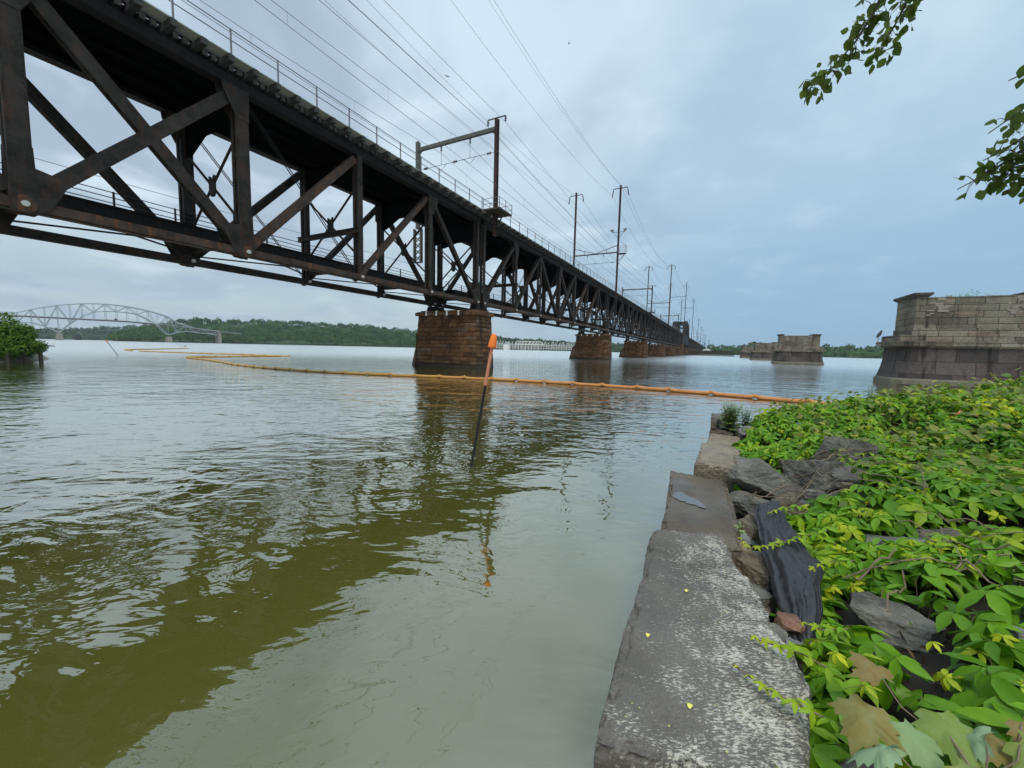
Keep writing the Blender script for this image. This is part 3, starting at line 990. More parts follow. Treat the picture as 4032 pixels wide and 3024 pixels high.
mb.box(-27.5, -25.3, SW0 + 38, SW0 + 43, 26, 29)
mb.frustum((-27.8, -25.0, SW0 + 37.6, SW0 + 43.4), 29, (-27.2, -25.6, SW0 + 39, SW0 + 42), 30.2)
mb.build('signal_cabin', 'steel', t_)


def far_span(L):
    r = thing('truss_span', (X0, 0, BASE), None, 'bridge span', 'far deck truss spans beyond the swing span')
    for x in (0.0, FAR):
        mb = MB((0, 0, BASE))
        mb.box(x - 0.35, x + 0.35, 0, L, ZT, ZT + 0.56)
        mb.box(x - 0.3, x + 0.3, 0, L, ZB - 0.25, ZB + 0.25)
        for n in range(8):
            y = n * L / 7
            mb.box(x - 0.25, x + 0.25, y - 0.25, y + 0.25, ZB, ZT)
            if n < 7:
                a, b = ((ZB, ZT) if n % 2 == 0 else (ZT, ZB))
                mb.beam((x, y, a), (x, y + L / 7, b), 0.5, 0.4, (1, 0, 0))
        mb.build('truss', 'steel', r)
    mb = MB((0, 0, BASE))
    mb.box(FAR - 1.2, 1.2, 0, L + 1.4, 17.62, 18.0)
    mb.box(FAR + 0.4, -0.4, 0, L + 1.4, 16.7, 17.6)
    mb.build('deck', 'tie', r)
    mb = MB((0, 0, BASE))
    mb.box(1.12, 1.17, 0, L, 19.2, 19.26)
    mb.build('railing', 'rail', r)
    return r


fs = far_span(59.5)
pr = None
for k in range(14):
    s = fs if k == 0 else copy_tree(fs)
    s.location.y = SW1 + 2 + PITCH_Y * k
    s['label'] = 'tiny far truss span in the row beyond the arched swing span'
    q = copy_tree(pier0)
    q.location.y = SW1 + 1 + PITCH_Y * k
    q['group'] = 'far stone piers beyond the swing span'
    q['label'] = 'far stone pier in the row beyond the arched swing span'


# ------------------------------------------------------------------ overhead line structures
XR, XL = -23.7, -35.3


def insulator(mb, p, n=3, r=0.13, dz=0.17):
    p = Vector(p)
    mb.tube([p, p - Vector((0, 0, dz * (n + 1)))], 0.03, 5)
    for k in range(n):
        c = p - Vector((0, 0, dz * (k + 0.8)))
        mb.tube([c + Vector((0, 0, 0.045)), c, c - Vector((0, 0, 0.05))], [r * 0.45, r, r * 0.6], 8)


def portal(y, label, full=True):
    r = thing('catenary_portal', ((XR + XL) / 2, y, 18), label, 'overhead line portal', 'portal frames over the railway bridge')
    o = ((XR + XL) / 2, y, 18)
    zb = 27.35
    mb = MB(o)
    mb.box(XR - 0.19, XR + 0.19, y - 0.24, y - 0.19, 15.4, 28.45)
    mb.box(XR - 0.19, XR + 0.19, y + 0.19, y + 0.24, 15.4, 28.45)
    mb.box(XR - 0.04, XR + 0.04, y - 0.189, y + 0.189, 15.4, 28.45)
    mb.build('column', 'pole', r)
    mb = MB(o)
    mb.box(XL - 0.22, XL + 0.22, y - 0.22, y + 0.22, 17.6, 28.2)
    for sx_ in (-0.55, 0.55):                             # latticed foot hanging beside the deck
        mb.box(XL + sx_ - 0.1, XL + sx_ + 0.1, y - 0.2, y + 0.2, 13.4, 17.599)
    for k in range(5):
        z = 13.5 + 0.8 * k
        mb.beam((XL - 0.45, y, z), (XL + 0.45, y, z + 0.75), 0.1, 0.1)
        mb.beam((XL + 0.45, y, z), (XL - 0.45, y, z + 0.75), 0.1, 0.1)
    mb.box(XL - 0.65, XL + 0.65, y - 0.2, y + 0.2, 13.28, 13.4)
    mb.frustum((XL - 0.25, XL + 0.25, y - 0.25, y + 0.25), 28.2, (XL - 0.03, XL + 0.03, y - 0.03, y + 0.03), 28.5)
    mb.build('column', 'girder', r)
    mb = MB(o)
    mb.box(XL + 0.221, XR - 0.191, y - 0.17, y + 0.17, zb - 0.22, zb + 0.2)
    for xc, s in ((XL + 0.22, 1), (XR - 0.19, -1)):
        arc = [(xc, zb - 1.0)] + [(xc + s * (0.8 - 0.8 * math.cos(a * math.pi / 12)), zb - 1.0 + 0.779 * math.sin(a * math.pi / 12)) for a in range(1, 7)] + [(xc, zb - 0.221)]
        mb.slab(arc, 1, y - 0.08, y + 0.08)
    mb.build('cross_beam', 'girder', r)
    mb = MB(o)
    mb.box(XR - 1.25, XR + 1.15, y - 0.06, y + 0.06, 28.46, 28.56)
    am = mb.build('top_arm', 'girder', r)
    for x in (XR - 1.2, XR + 1.1):
        mb = MB(o)
        insulator(mb, (x, y, 28.46), 3, 0.14)
        mb.build('insulator', 'insulator', am)
    for x in (-31.6, -27.35):
        mb = MB(o)
        insulator(mb, (x, y, zb - 0.22), 3, 0.15, 0.2)
        mb.build('insulator', 'insulator', r)
    # steady span wire with its strain insulators
    mb = MB(o)
    z0 = 24.95
    mb.tube([(XL, y, z0 - 0.1), (XR, y, z0 - 0.1)], 0.03, 5)
    for x in (-31.6, -27.35):
        mb.tube([(x - 0.9, y, z0 - 0.05), (x, y, z0 - 0.75), (x + 0.9, y, z0 - 0.05)], 0.022, 5)
        mb.tube([(x, y, zb - 1.0), (x, y, z0 - 0.1)], 0.022, 5)
    sw = mb.build('steady_wire', 'wire_dark', r)
    for x in (-34.0, -29.5, -24.7):
        mb = MB(o)
        for k in (-0.2, 0, 0.2):
            mb.tube([(x + k - 0.05, y, z0 - 0.1), (x + k, y, z0 - 0.1), (x + k + 0.05, y, z0 - 0.1)], [0.06, 0.16, 0.07], 8)
        mb.build('strain_insulator', 'insulator', sw)
    # maintenance balcony round the column foot
    if full:
        mb = MB(o)
        x0, x1, y0, y1 = XR - 0.7, XR + 1.35, y - 1.5, y + 1.5
        mb.box(x0, x1, y0, y1, 17.96, 18.04)
        mb.box(x0, x1, y0 - 0.03, y0 - 0.001, 17.9, 18.1)
        mb.box(x1 + 0.001, x1 + 0.03, y0, y1, 17.9, 18.1)
        mb.beam((XR + 0.2, y, 16.4), (x1 - 0.2, y, 17.9), 0.12, 0.12)
        bl = mb.build('balcony', 'timber', r)
        mb = MB(o)
        for px, py in ((x0, y0), (x1, y0), (x1, y1), (x0, y1), (x1, y)):
            mb.box(px - 0.03, px + 0.03, py - 0.03, py + 0.03, 18.04, 19.2)
        for z in (18.6, 19.17):
            mb.tube([(x0, y0, z), (x1, y0, z), (x1, y1, z), (x0, y1, z)], 0.03, 5)
        mb.build('balcony_railing', 'rail', bl)
    return r


portal(40.6, 'rust brown catenary portal frame nearest the camera, with a railed balcony at its column foot')
portal(164.5, 'second catenary portal frame along the bridge, beyond the tall floodlit pole')
portal(289.0, 'third and smallest catenary portal frame, just before the arched swing span')


def mast(o, x, y, z0, z1, r, arm_z, half, parent):
    mb = MB(o)
    mb.box(x - r, x + r, y - r, y - r * 0.8, z0, z1)
    mb.box(x - r, x + r, y + r * 0.8, y + r, z0, z1)
    mb.box(x - r * 0.25, x + r * 0.25, y - r * 0.799, y + r * 0.799, z0, z1)
    pm = mb.build('mast', 'pole', parent)
    mb = MB(o)
    mb.beam((x - half, y, arm_z), (x + half, y, arm_z), 0.14, 0.14)
    mb.tube([(x - half, y, arm_z), (x, y, z1), (x + half, y, arm_z)], 0.02, 4)
    am = mb.build('cross_arm', 'pole', parent)
    for s in (-1, 1):
        mb = MB(o)
        mb.tube([(x + s * half, y, arm_z), (x + s * (half + 0.05), y, arm_z - 0.5), (x + s * (half + 0.3), y + 0.1, arm_z - 1.9)], [0.05, 0.13, 0.13], 6)
        mb.build('insulator', 'insulator', am)
    return pm


def gantry(y, ztop, zbeam, label, flood=False, vee=True, arm_drop=0.7, extra=False):
    o = ((XR + XL) / 2, y, 18)
    r = thing('mast_pair', o, label, 'overhead line masts', 'tall steel mast pairs over the bridge')
    for x in (XL, XR):
        mast(o, x, y, 15.6, ztop, 0.21, ztop - arm_drop, 1.75, r)
    mb = MB(o)
    mb.beam((XL + 0.21, y, zbeam), (XR - 0.21, y, zbeam), 0.26, 0.26)
    if vee:
        c = (XL + XR) / 2
        mb.beam((XL + 0.2, y, zbeam + 1.75), (c, y, zbeam + 0.12), 0.12, 0.12)
        mb.beam((XR - 0.2, y, zbeam + 1.75), (c, y, zbeam + 0.12), 0.12, 0.12)
        for x in ((XL + c) / 2, (XR + c) / 2):
            mb.beam((x, y, zbeam + 0.1), (x, y, zbeam + 0.95), 0.06, 0.06)
    cb = mb.build('cross_beam', 'pole', r)
    mb = MB(o)
    mb.tube([(XL, y, zbeam - 2.4), (XR, y, zbeam - 2.4)], 0.03, 4)
    for x in (-34.0, -29.5, -24.9):
        mb.tube([(x - 0.35, y, zbeam - 2.4), (x + 0.35, y, zbeam - 2.4)], 0.1, 6)
    mb.build('steady_wire', 'wire_dark', cb)
    for x in (-31.6, -27.35):
        mb = MB(o)
        insulator(mb, (x, y, zbeam - 0.13), 3, 0.14, 0.2)
        mb.build('insulator', 'insulator', cb)
    if flood:
        z = zbeam + 5.0
        mb = MB(o)
        mb.beam((XR - 1.6, y, z), (XR + 1.6, y, z), 0.08, 0.08)
        for s in (-1, 1):
            mb.beam((XR + s * 0.2, y, z - 1.4), (XR + s * 1.3, y, z - 0.03), 0.06, 0.06)
        fb = mb.build('floodlight_bracket', 'pole', r)
        for s in (-1, 1):
            for k in (0, 1):
                mb = MB(o)
                a = Vector((XR + s * (1.35 + 0.35 * k), y - 0.1, z + 0.1))
                mb.tube([a, a + Vector((s * 0.18, -0.3, 0.55))], [0.14, 0.3], 8)
                mb.build('floodlight', 'lamp', fb)
        mb = MB(o)
        mb.box(XR + 0.22, XR + 2.0, y - 0.8, y + 0.8, zbeam - 0.5, zbeam - 0.42)
        mb.beam((XR + 0.2, y, zbeam - 2.2), (XR + 1.8, y, zbeam - 0.5), 0.08, 0.08)
        mb.beam((XR + 0.2, y, zbeam - 3.2), (XR + 1.8, y, zbeam - 0.52), 0.06, 0.06)
        for px, py in ((0.3, -0.78), (1.98, -0.78), (1.98, 0.78), (0.3, 0.78)):
            mb.box(XR + px - 0.03, XR + px + 0.03, y + py - 0.03, y + py + 0.03, zbeam - 0.42, zbeam + 1.5)
        for z in (zbeam + 0.2, zbeam + 0.8, zbeam + 1.45):
            mb.tube([(XR + 0.3, y - 0.78, z), (XR + 1.98, y - 0.78, z), (XR + 1.98, y + 0.78, z), (XR + 0.3, y + 0.78, z)], 0.03, 4)
        mb.beam((XR + 0.5, y + 0.3, zbeam + 2.6), (XR + 2.4, y - 0.8, zbeam + 1.2), 0.07, 0.07)
        mb.build('platform', 'rail_dark', r)
    if extra:
        for dz in (10.5, 20):
            mb = MB(o)
            mb.beam((XR - 1.4, y, ztop - dz), (XR + 1.4, y, ztop - dz), 0.12, 0.12)
            mb.build('cross_arm', 'pole', r)
    return r


gantry(102.8, 43.9, 27.5, 'tall mast pair nearest the camera, floodlights and a cage platform on its right mast', flood=True)
gantry(228.5, 49.3, 29.0, 'second tall mast pair along the bridge, joined by a braced beam', extra=True)
gantry(344.0, 58.5, 47.0, 'third tall mast pair, standing at the near end of the arched swing span', vee=False, arm_drop=3, extra=True)
gantry(458.0, 60.0, 49.5, 'fourth tall mast pair, at the right of the arched swing span', vee=False, arm_drop=3, extra=True)
gantry(604.0, 49.0, 30, 'fifth mast pair, slim against the sky beyond the swing span', vee=False)
for k, y in enumerate((730, 850, 970, 1090)):
    gantry(y, 46.0 + (k % 2) * 2, 30, 'faint far mast pair in the dwindling row at the end of the bridge', vee=False)

# ------------------------------------------------------------------ wires along the bridge
WG = 'wires along the railway bridge'


def wire(xz, ys, label, r=0.02, mat='wire', sags=None, name='overhead_wire', drop=None):
    """xz: list of (x, z) at each support y; sag per bay"""
    mb = MB()
    pts = []
    for i in range(len(ys) - 1):
        s = sags[i] if sags else 1.0
        for k in range(12 if i < 3 else 6):
            u = k / (12 if i < 3 else 6)
            pts.append((xz[i][0] + (xz[i + 1][0] - xz[i][0]) * u, ys[i] + (ys[i + 1] - ys[i]) * u, xz[i][1] + (xz[i + 1][1] - xz[i][1]) * u - 4 * s * u * (1 - u)))
    pts.append((xz[-1][0], ys[-1], xz[-1][1]))
    rr = [r * (1 + max(0, p[1] - 40) / 160) for p in pts]
    mb.tube(pts, rr, 5)
    if drop:
        zc = drop
        y = ys[0] + 3
        while y < 170:
            for a, b in zip(pts[:-1], pts[1:]):
                if a[1] <= y <= b[1]:
                    u = (y - a[1]) / (b[1] - a[1])
                    mb.tube([(a[0], y, a[2] + (b[2] - a[2]) * u), (a[0], y, zc)], r * 0.7, 4)
            y += 9.3
    o = mb.build(name, mat)
    return tag(o, label, 'overhead wire', WG)


MY = [-22.0, 102.8, 228.5, 344.0, 458.0, 604.0, 730.0]
MZ = [43.0, 43.2, 48.6, 55.5, 57.0, 48.3, 45.3]
for x, dx, lb in ((XR, 0, 'thin ground wire strung between the tops of the right hand masts'), (XR, 1.95, 'high transmission wire on the outer arm tips of the right hand masts'),
                  (XR, -1.95, 'high transmission wire on the inner arm tips of the right hand masts'), (XL, 1.95, 'high transmission wire on the inner arm tips of the left masts'),
                  (XL, -1.95, 'high transmission wire on the outer arm tips of the left masts')):
    wire([(x + dx, z + (0.7 if dx == 0 else -1.6)) for z in MZ], MY, lb, 0.015 if dx else 0.012, 'wire_dark', [4.6, 5, 4, 4, 5, 4])
PY = [-83.0, 40.6, 164.5, 289.0, 412.0]
for dx, lb in ((1.1, 'feeder wire under the outer insulator of the portal arm'), (-1.2, 'feeder wire under the inner insulator of the portal arm')):
    wire([(XR + dx, 27.8)] * 5, PY, lb, 0.017, 'wire', [1.6, 1.6, 1.6, 1.6])
wire([(XR - 0.25, 26.9)] * 5, PY, 'signal wire fixed to the right column of the nearest portal', 0.016, 'wire_dark', [1.5, 1.5, 1.5, 1.5])
wire([(XR + 0.3, 24.7)] * 5, PY, 'low signal wire clamped outside the right column of the nearest portal', 0.016, 'wire_dark', [1.4, 1.4, 1.4, 1.4])
CY = [-22, 40.6, 102.8, 164.5, 228.5, 289, 344, 412]
for x, lb in ((-31.6, 'far track'), (-27.35, 'near track')):
    wire([(x, 26.25)] * 8, CY, 'sagging messenger wire above the ' + lb, 0.02, 'wire', [1.5] * 7, drop=24.12)
    wire([(x, 24.1)] * 8, CY, 'level contact wire with droppers above the ' + lb, 0.022, 'wire', [0.05] * 7, name='contact_wire')
for z, lb in ((13.1, 'upper'), (10.7, 'lower')):
    wire([(-36.0, z)] * 3, [-50, 40, 130], lb + ' cable seen through the nearest truss against the sky', 0.018, 'wire_dark', [0.3, 0.3], name='cable')

# ------------------------------------------------------------------ abandoned stone piers to the right
OPX0, OPX1 = 13.6, 24.1


def old_pier():
    o = (18.8, 0, 0)
    r = thing('old_pier', o, None, 'stone pier', 'abandoned stone piers of the lost road bridge')
    rng = random.Random(3)

    def rounded(x0, x1, y0, y1, c):
        return [(x0 + c, y0), (x1 - c, y0), (x1, y0 + c), (x1, y1 - c), (x1 - c, y1), (x0 + c, y1), (x0, y1 - c), (x0, y0 + c)]

    def ring(mb, levels):
        base = len(mb.v)
        for poly, z in levels:
            mb.v += [(a, b, z) for a, b in poly]
        n = 8
        for i in range(len(levels) - 1):
            for j in range(n):
                q = base + i * n
                mb.f.append((q + j, q + (j + 1) % n, q + n + (j + 1) % n, q + n + j))
        mb.f.append(tuple(base + j for j in range(n))[::-1])
        e = base + (len(levels) - 1) * n
        mb.f.append(tuple(e + j for j in range(n)))

    D = 2.1
    mb = MB(o)
    ring(mb, [(rounded(OPX0 - 0.2, OPX1 + 0.2, -D - 0.62, D + 0.62, 0.6), -2), (rounded(OPX0 - 0.12, OPX1 + 0.12, -D - 0.55, D + 0.55, 0.6), 0.5), (rounded(OPX0 - 0.02, OPX1 + 0.02, -D - 0.44, D + 0.44, 0.6), 0.629),
              ])
    mb.build('footing', 'mud_stone', r)
    mb = MB(o)
    ring(mb, [(rounded(OPX0 + 0.0, OPX1 - 0.0, -D - 0.42, D + 0.42, 0.6), 0.63), (rounded(OPX0 + 0.18, OPX1 - 0.18, -D - 0.28, D + 0.28, 0.6), 1.4), (rounded(OPX0 + 0.3, OPX1 - 0.3, -D - 0.18, D + 0.18, 0.6), 2.3), (rounded(OPX0 + 0.33, OPX1 - 0.33, -D - 0.15, D + 0.15, 0.6), 3.22)])
    mb.build('base', 'dark_stone', r)
    mb = MB(o)                                           # mud and weed line left by the tide
    for k in range(7):
        x = OPX0 + 0.8 + k * 1.5 + rng.uniform(-0.3, 0.3)
        w_ = rng.uniform(0.5, 1.1)
        mb.frustum((x - w_, x + w_, -D - 0.72, -D - 0.5), -0.3, (x - w_ * 0.5, x + w_ * 0.5, -D - 0.62, -D - 0.5), rng.uniform(0.1, 0.26))
    mb.build('mud_line', 'timber', r)
    mb = MB(o)
    ring(mb, [(rounded(OPX0 + 0.3, OPX1 - 0.3, -D - 0.2, D + 0.2, 0.8), 3.222), (rounded(OPX0 - 0.3, OPX1 + 0.3, -D - 0.45, D + 0.45, 0.95), 3.36), (rounded(OPX0 - 0.32, OPX1 + 0.32, -D - 0.47, D + 0.47, 0.95), 3.74)])
    mb.build('ledge', 'grey_stone', r)
    mb = MB(o)
    mb.box(OPX0 + 0.2, OPX1 - 0.2, -D - 0.05, D + 0.05, 3.742, 4.28)
    mb.box(OPX0 + 0.95, OPX1 - 0.95, -D + 0.05, D - 0.05, 4.282, 4.83)
    mb.build('step', 'grey_stone', r)
    mb = MB(o)
    x0, x1 = OPX0 + 1.72, OPX1 - 2.5
    for i, z in enumerate(np.arange(4.832, 7.3, 0.51)):  # courses, each stone course a little out of line
        e = rng.uniform(-0.02, 0.02)
        mb.box(x0, x1, -D + 0.3 + e, D - 0.3 + e, z, z + 0.498)
    mb.build('wall', 'grey_stone', r)
    for a, b in ((OPX0 + 1.0, OPX0 + 1.7), (OPX1 - 2.48, OPX1 - 1.1)):
        mb = MB(o)
        for z in np.arange(4.832, 7.3, 0.51):
            e = rng.uniform(-0.015, 0.015)
            mb.box(a + e, b + e, -D + 0.16, D - 0.16, z, min(z + 0.5, 7.38))
        pl = mb.build('pilaster', 'grey_stone', r)
        mb = MB(o)
        mb.frustum((a - 0.03, b + 0.03, -D + 0.12, D - 0.12), 7.382, (a - 0.22, b + 0.22, -D - 0.08, D + 0.08), 7.56)
        mb.box(a - 0.24, b + 0.24, -D - 0.1, D + 0.1, 7.562, 7.74)
        mb.build('cap', 'dark_stone', pl)
    # pale mortar patches where beams once sat
    for cx in (15.95, 20.6):
        for q in range(16):
            x = cx + rng.uniform(-0.65, 0.75)
            z = rng.uniform(6.0, 7.3) + 0.25 * (x - cx)
            mb = MB(o)
            mb.box(x - rng.uniform(.05, .3), x + rng.uniform(.05, .3), -D + 0.235 + 0.003 * q, -D + 0.33, z - rng.uniform(.02, .14), z + rng.uniform(.02, .1))
            mb.build('mortar_patch', 'concrete', r)
    return r


op = old_pier()
OPL = ['big abandoned grey stone pier at the right edge, a heron standing on its ledge', 'abandoned stone pier standing alone in the water, second from the right edge',
       'abandoned stone pier half hidden behind the lone one', 'farthest abandoned stone pier, beside the end of the low timber fender']
for k, y in enumerate((46.8, 124.6, 202.0, 284.0)):
    p = op if k == 0 else copy_tree(op)
    p.location.y = y
    p['label'] = OPL[k]
# tufts on top of the nearest old pier
rng = np.random.default_rng(5)
lv, lf = leaflet(0.25, 0.12, 0.02)
P, N, H = [], [], []
for cx, cnt, hh in ((17.6, 40, 0.35), (18.5, 60, 0.55), (16.7, 20, 0.2), (19.6, 20, 0.25), (20.4, 26, 0.2)):
    for q in range(cnt):
        P.append((cx + rng.normal(0, 0.3), 46.8 + rng.normal(0, 0.5), 7.4 + rng.uniform(0, hh)))
P = np.array(P)
N = rng.normal(size=P.shape) + (0, 0, 0.3)
R_ = frames(N, rng)
V, F, T = scatter(lv, lf, P, R_, rng.uniform(0.1, 0.25, len(P)), rng.uniform(0, 1, len(P)))
tag(mesh_np('weed_tuft', V, F, 'weed', None, T), 'thin green weeds growing along the top of the big abandoned pier', 'weeds', None, 'stuff')

# low timber fender by the swing span
t_ = thing('timber_fender', (-10, 425, 0), 'long low dark timber fender stretching right from the swing span piers', 'fender')
mb = MB((-10, 425, 0))
mb.beam((-27, 446, 4.6), (17, 412, 4.6), 6.5, 0.7)
mb.beam((-27, 446, 2.4), (17, 412, 2.4), 7.0, 0.5)
mb.build('waling', 'timber', t_)
for k in range(60):
    u = k / 59
    x, y = -27 + 44 * u, 446 - 34 * u
    mb = MB((-10, 425, 0))
    d = Vector((44, -34, 0)).normalized()
    n_ = Vector((d.y, -d.x, 0)) * 3.55
    mb.tube([(x + n_.x, y + n_.y, -1), (x + n_.x, y + n_.y, 4.4 + 0.25 * math.sin(k * 1.7))], 0.33, 6)
    mb.build('pile', 'timber', t_)

# ------------------------------------------------------------------ far shores
def pol(azd, d, z=0.0):
    a = math.radians(azd)
    return (d * math.sin(a), d * math.cos(a), z)


def far_wood(name, label, prof, d0, d1, rows, step, hgt, seed, mat, leaf=0.16, per=90, base_frac=0.0, cat='wood'):
    """a wood of crowns standing on rising ground; prof: azimuth -> elevation of the tree tops"""
    rng = np.random.default_rng(seed)
    az0, az1 = prof[0][0], prof[-1][0]
    xs, es = [p[0] for p in prof], [p[1] for p in prof]
    P, N, S, T = [], [], [], []
    gm = MB()
    for r in range(rows):
        u = r / max(1, rows - 1)
        d = d0 + (d1 - d0) * u
        a = az0
        while a < az1:
            e = np.interp(a, xs, es)
            dd = d + rng.uniform(-12, 12)
            ztop = EYE + d1 * math.tan(math.radians(e))
            zmax = (EYE + dd * math.tan(math.radians(e))) if r == rows - 1 else max(hgt * 0.55, ztop * (0.3 + 0.64 * u))
            h = hgt * rng.uniform(0.75, 1.25)
            zt = zmax + rng.normal(0, hgt * 0.11)
            zb = max(0.2, zt - h)
            h = zt - zb
            c = np.array(pol(a, dd, zb + h * 0.5))
            rad = np.array([hgt * rng.uniform(0.42, 0.66)] * 2 + [h * 0.52])
            n = per
            wide_ = rng.uniform(0.42, 0.66)
            v = rng.normal(size=(n, 3))
            v[:, 2] = np.abs(v[:, 2]) * 0.9 - 0.35
            v /= np.linalg.norm(v, axis=1, keepdims=True)
            lump = 1 + 0.22 * np.sin(v[:, :1] * 7 + rng.uniform(0, 6)) * np.cos(v[:, 1:2] * 6 + v[:, 2:3] * 7)
            P.append(c + v * rad * lump * rng.uniform(0.86, 1.03, (n, 1)))
            N.append(v + rng.normal(0, 0.45, (n, 3)))
            S.append(rng.uniform(0.7, 1.3, n) * hgt * leaf)
            T.append(np.clip(rng.uniform(0.1, 0.75) + rng.normal(0, 0.12, n), 0, 1))
            a += math.degrees(step / dd) * rng.uniform(0.7, 1.3)
    P, N, S, T = np.concatenate(P), np.concatenate(N), np.concatenate(S), np.concatenate(T)
    tv = np.array([(-0.6, -0.5, 0), (0.5, -0.6, -0.12), (0.6, 0.5, 0.05), (-0.5, 0.6, -0.1), (0, 0, 0.2)], float)
    tf = np.array([(0, 1, 4), (1, 2, 4), (2, 3, 4), (3, 0, 4)])
    V, F, Tt = scatter(tv, tf, P, frames(N, rng), S, T)
    o = mesh_np(name, V, F, mat, None, Tt)
    return tag(o, label, cat, None, 'stuff')


def bank(name, prof, d0, d1, seed, frac=0.55):
    """rising ground under a wood"""
    mb = MB()
    n = 40
    az0, az1 = prof[0][0], prof[-1][0]
    xs, es = [p[0] for p in prof], [p[1] for p in prof]
    rows = []
    for i in range(n + 1):
        a = az0 + (az1 - az0) * i / n
        z1 = max(1.0, d1 * math.tan(math.radians(np.interp(a, xs, es))) * frac)
        rows.append([pol(a, d0 - 12, -1), pol(a, d0 - 6, 0.8), pol(a, d0, 1.2), pol(a, d1, z1), pol(a, d1 + 900, z1)])
    vs = [p for rw in rows for p in rw]
    fs = [(i * 5 + j, i * 5 + j + 1, i * 5 + j + 6, i * 5 + j + 5) for i in range(n) for j in range(4)]
    mb.add(vs, fs)
    return tag(mb.build(name, 'far_ground'), kind='structure')


profW = [(-72.8, 0.8), (-71.5, 1.35), (-70, 1.8), (-68.5, 2.25), (-67.2, 2.45), (-66.4, 2.75), (-65.6, 2.55), (-63, 2.62), (-60.2, 2.85), (-56, 2.9), (-53, 2.85), (-48, 2.85), (-44.3, 2.65), (-41.5, 2.35), (-37, 2.0), (-34, 1.8), (-31.5, 1.6)]
bank('west_bank', profW, 1060, 1280, 1, 0.86)
far_wood('wood', 'deep green wood covering the far bank behind the white arch bridge', profW, 1060, 1280, 6, 15, 19, 11, 'wood_far', per=190, leaf=0.115)
profN = [(-80.5, 0.8), (-77.3, 0.95), (-74, 1.2), (-72.5, 1.45), (-70, 1.5), (-66, 1.6)]
bank('north_bank', profN, 1900, 2300, 2, 0.8)
far_wood('wood', 'blue green hazy hill wood under the deck of the white arch bridge', profN, 1900, 2300, 4, 22, 26, 12, 'wood_hazy', leaf=0.2, per=60)
profE = [(-32, 1.7), (-29.3, 1.65), (-25, 1.5), (-21.2, 1.35), (-17.9, 1.15), (-11.5, 1.1), (-4, 1.0)]
bank('east_bank', profE, 1000, 1150, 3, 0.75)
far_wood('wood', 'low green wood behind the white boat storage racks', profE, 1000, 1150, 6, 9, 18, 13, 'wood_hazy', per=80)
profS = [(-4, 0.75), (-1.2, 0.7), (-0.6, 1.0), (0.3, 1.15), (1.2, 1.05), (2.0, 1.15), (3.2, 1.25), (4.6, 1.6), (5.6, 1.35), (7.0, 1.2), (11.4, 1.25), (15, 1.2), (20, 1.3), (27, 1.3)]
bank('far_shore', profS, 900, 1100, 4, 0.75)
far_wood('wood', 'green wood on the far shore behind the abandoned stone piers', profS, 900, 1100, 4, 13, 16, 14, 'wood_far', per=80)

# ------------------------------------------------------------------ white arch bridge far upstream
def place(u, across, z, A=None):
    return (AB.x + BD.x * u + BN.x * across, AB.y + BD.y * u + BN.y * across, z)


pa, pb = Vector(pol(-76.56, 985)), Vector(pol(-68.68, 1010))
BD = (pb - pa).normalized()
BN = Vector((-BD.y, BD.x, 0))
AB = pa.copy()
LEN = (pb - pa).length
t_ = thing('arch_bridge', AB, 'silver steel arch bridge spanning the river far to the left', 'road bridge')
o_ = tuple(AB)


def deck_z(u):
    return 35.5 - 10.5 * max(0, (u - LEN * 0.55) / LEN) ** 1.25


def top_z(u):
    q = u / LEN
    if q < -0.33: return deck_z(u) + 1.0 + max(0, (q + 0.75) * 8)
    if q > 1.0: return deck_z(u) + max(0.8, 13.5 * max(0.0, 1 - (q - 1.0) / 0.36) ** 1.4)
    s = (q - 0.42) / 0.75
    return 64.0 - 25.5 * abs(s) ** 2.0 if q <= 1.0 else 0


pn = 13.8
nodes = [i * pn for i in range(-8, 17)]
for across in (-5.5, 5.5):
    mb = MB(o_)
    for a, b in zip(nodes[:-1], nodes[1:]):
        if a < -0.75 * LEN: continue
        mb.beam(place(a, across, top_z(a)), place(b, across, top_z(b)), 1.35, 1.2)
    def low_z(u):
        q = u / LEN
        if q <= 0: return max(12.5, deck_z(u) - 9 - 14 * max(0, 1 + q / 0.16)) if q > -0.16 else deck_z(u) - 9
        if q >= 1: return deck_z(u) - 7 if q > 1.13 else deck_z(u) - 7 - (deck_z(u) - 7 - 10.5) * (1 - (q - 1) / 0.13)
        r = min(q, 1 - q)
        if r < 0.4: return 12.5 + (52.0 - 12.5) * (math.sin(r / 0.4 * math.pi / 2) ** 0.95)
        return 52.0
    for a, b in zip(nodes[:-1], nodes[1:]):
        mb.beam(place(a, across, low_z(a)), place(b, across, low_z(b)), 1.35, 1.2)
    mb.build('arch_chord', 'silver', t_)
    mb = MB(o_)
    for i, a in enumerate(nodes):
        if a < -0.75 * LEN: continue
        mb.beam(place(a, across, min(low_z(a), deck_z(a))), place(a, across, top_z(a)), 0.5, 0.6)
    for i in range(len(nodes) - 1):
        a, b = nodes[i], nodes[i + 1]
        if a < -0.75 * LEN: continue
        if i % 2:
            mb.beam(place(a, across, low_z(a)), place(b, across, top_z(b)), 0.75, 0.8)
        else:
            mb.beam(place(a, across, top_z(a)), place(b, across, low_z(b)), 0.75, 0.8)
    mb.build('arch_web', 'silver', t_)
mb = MB(o_)
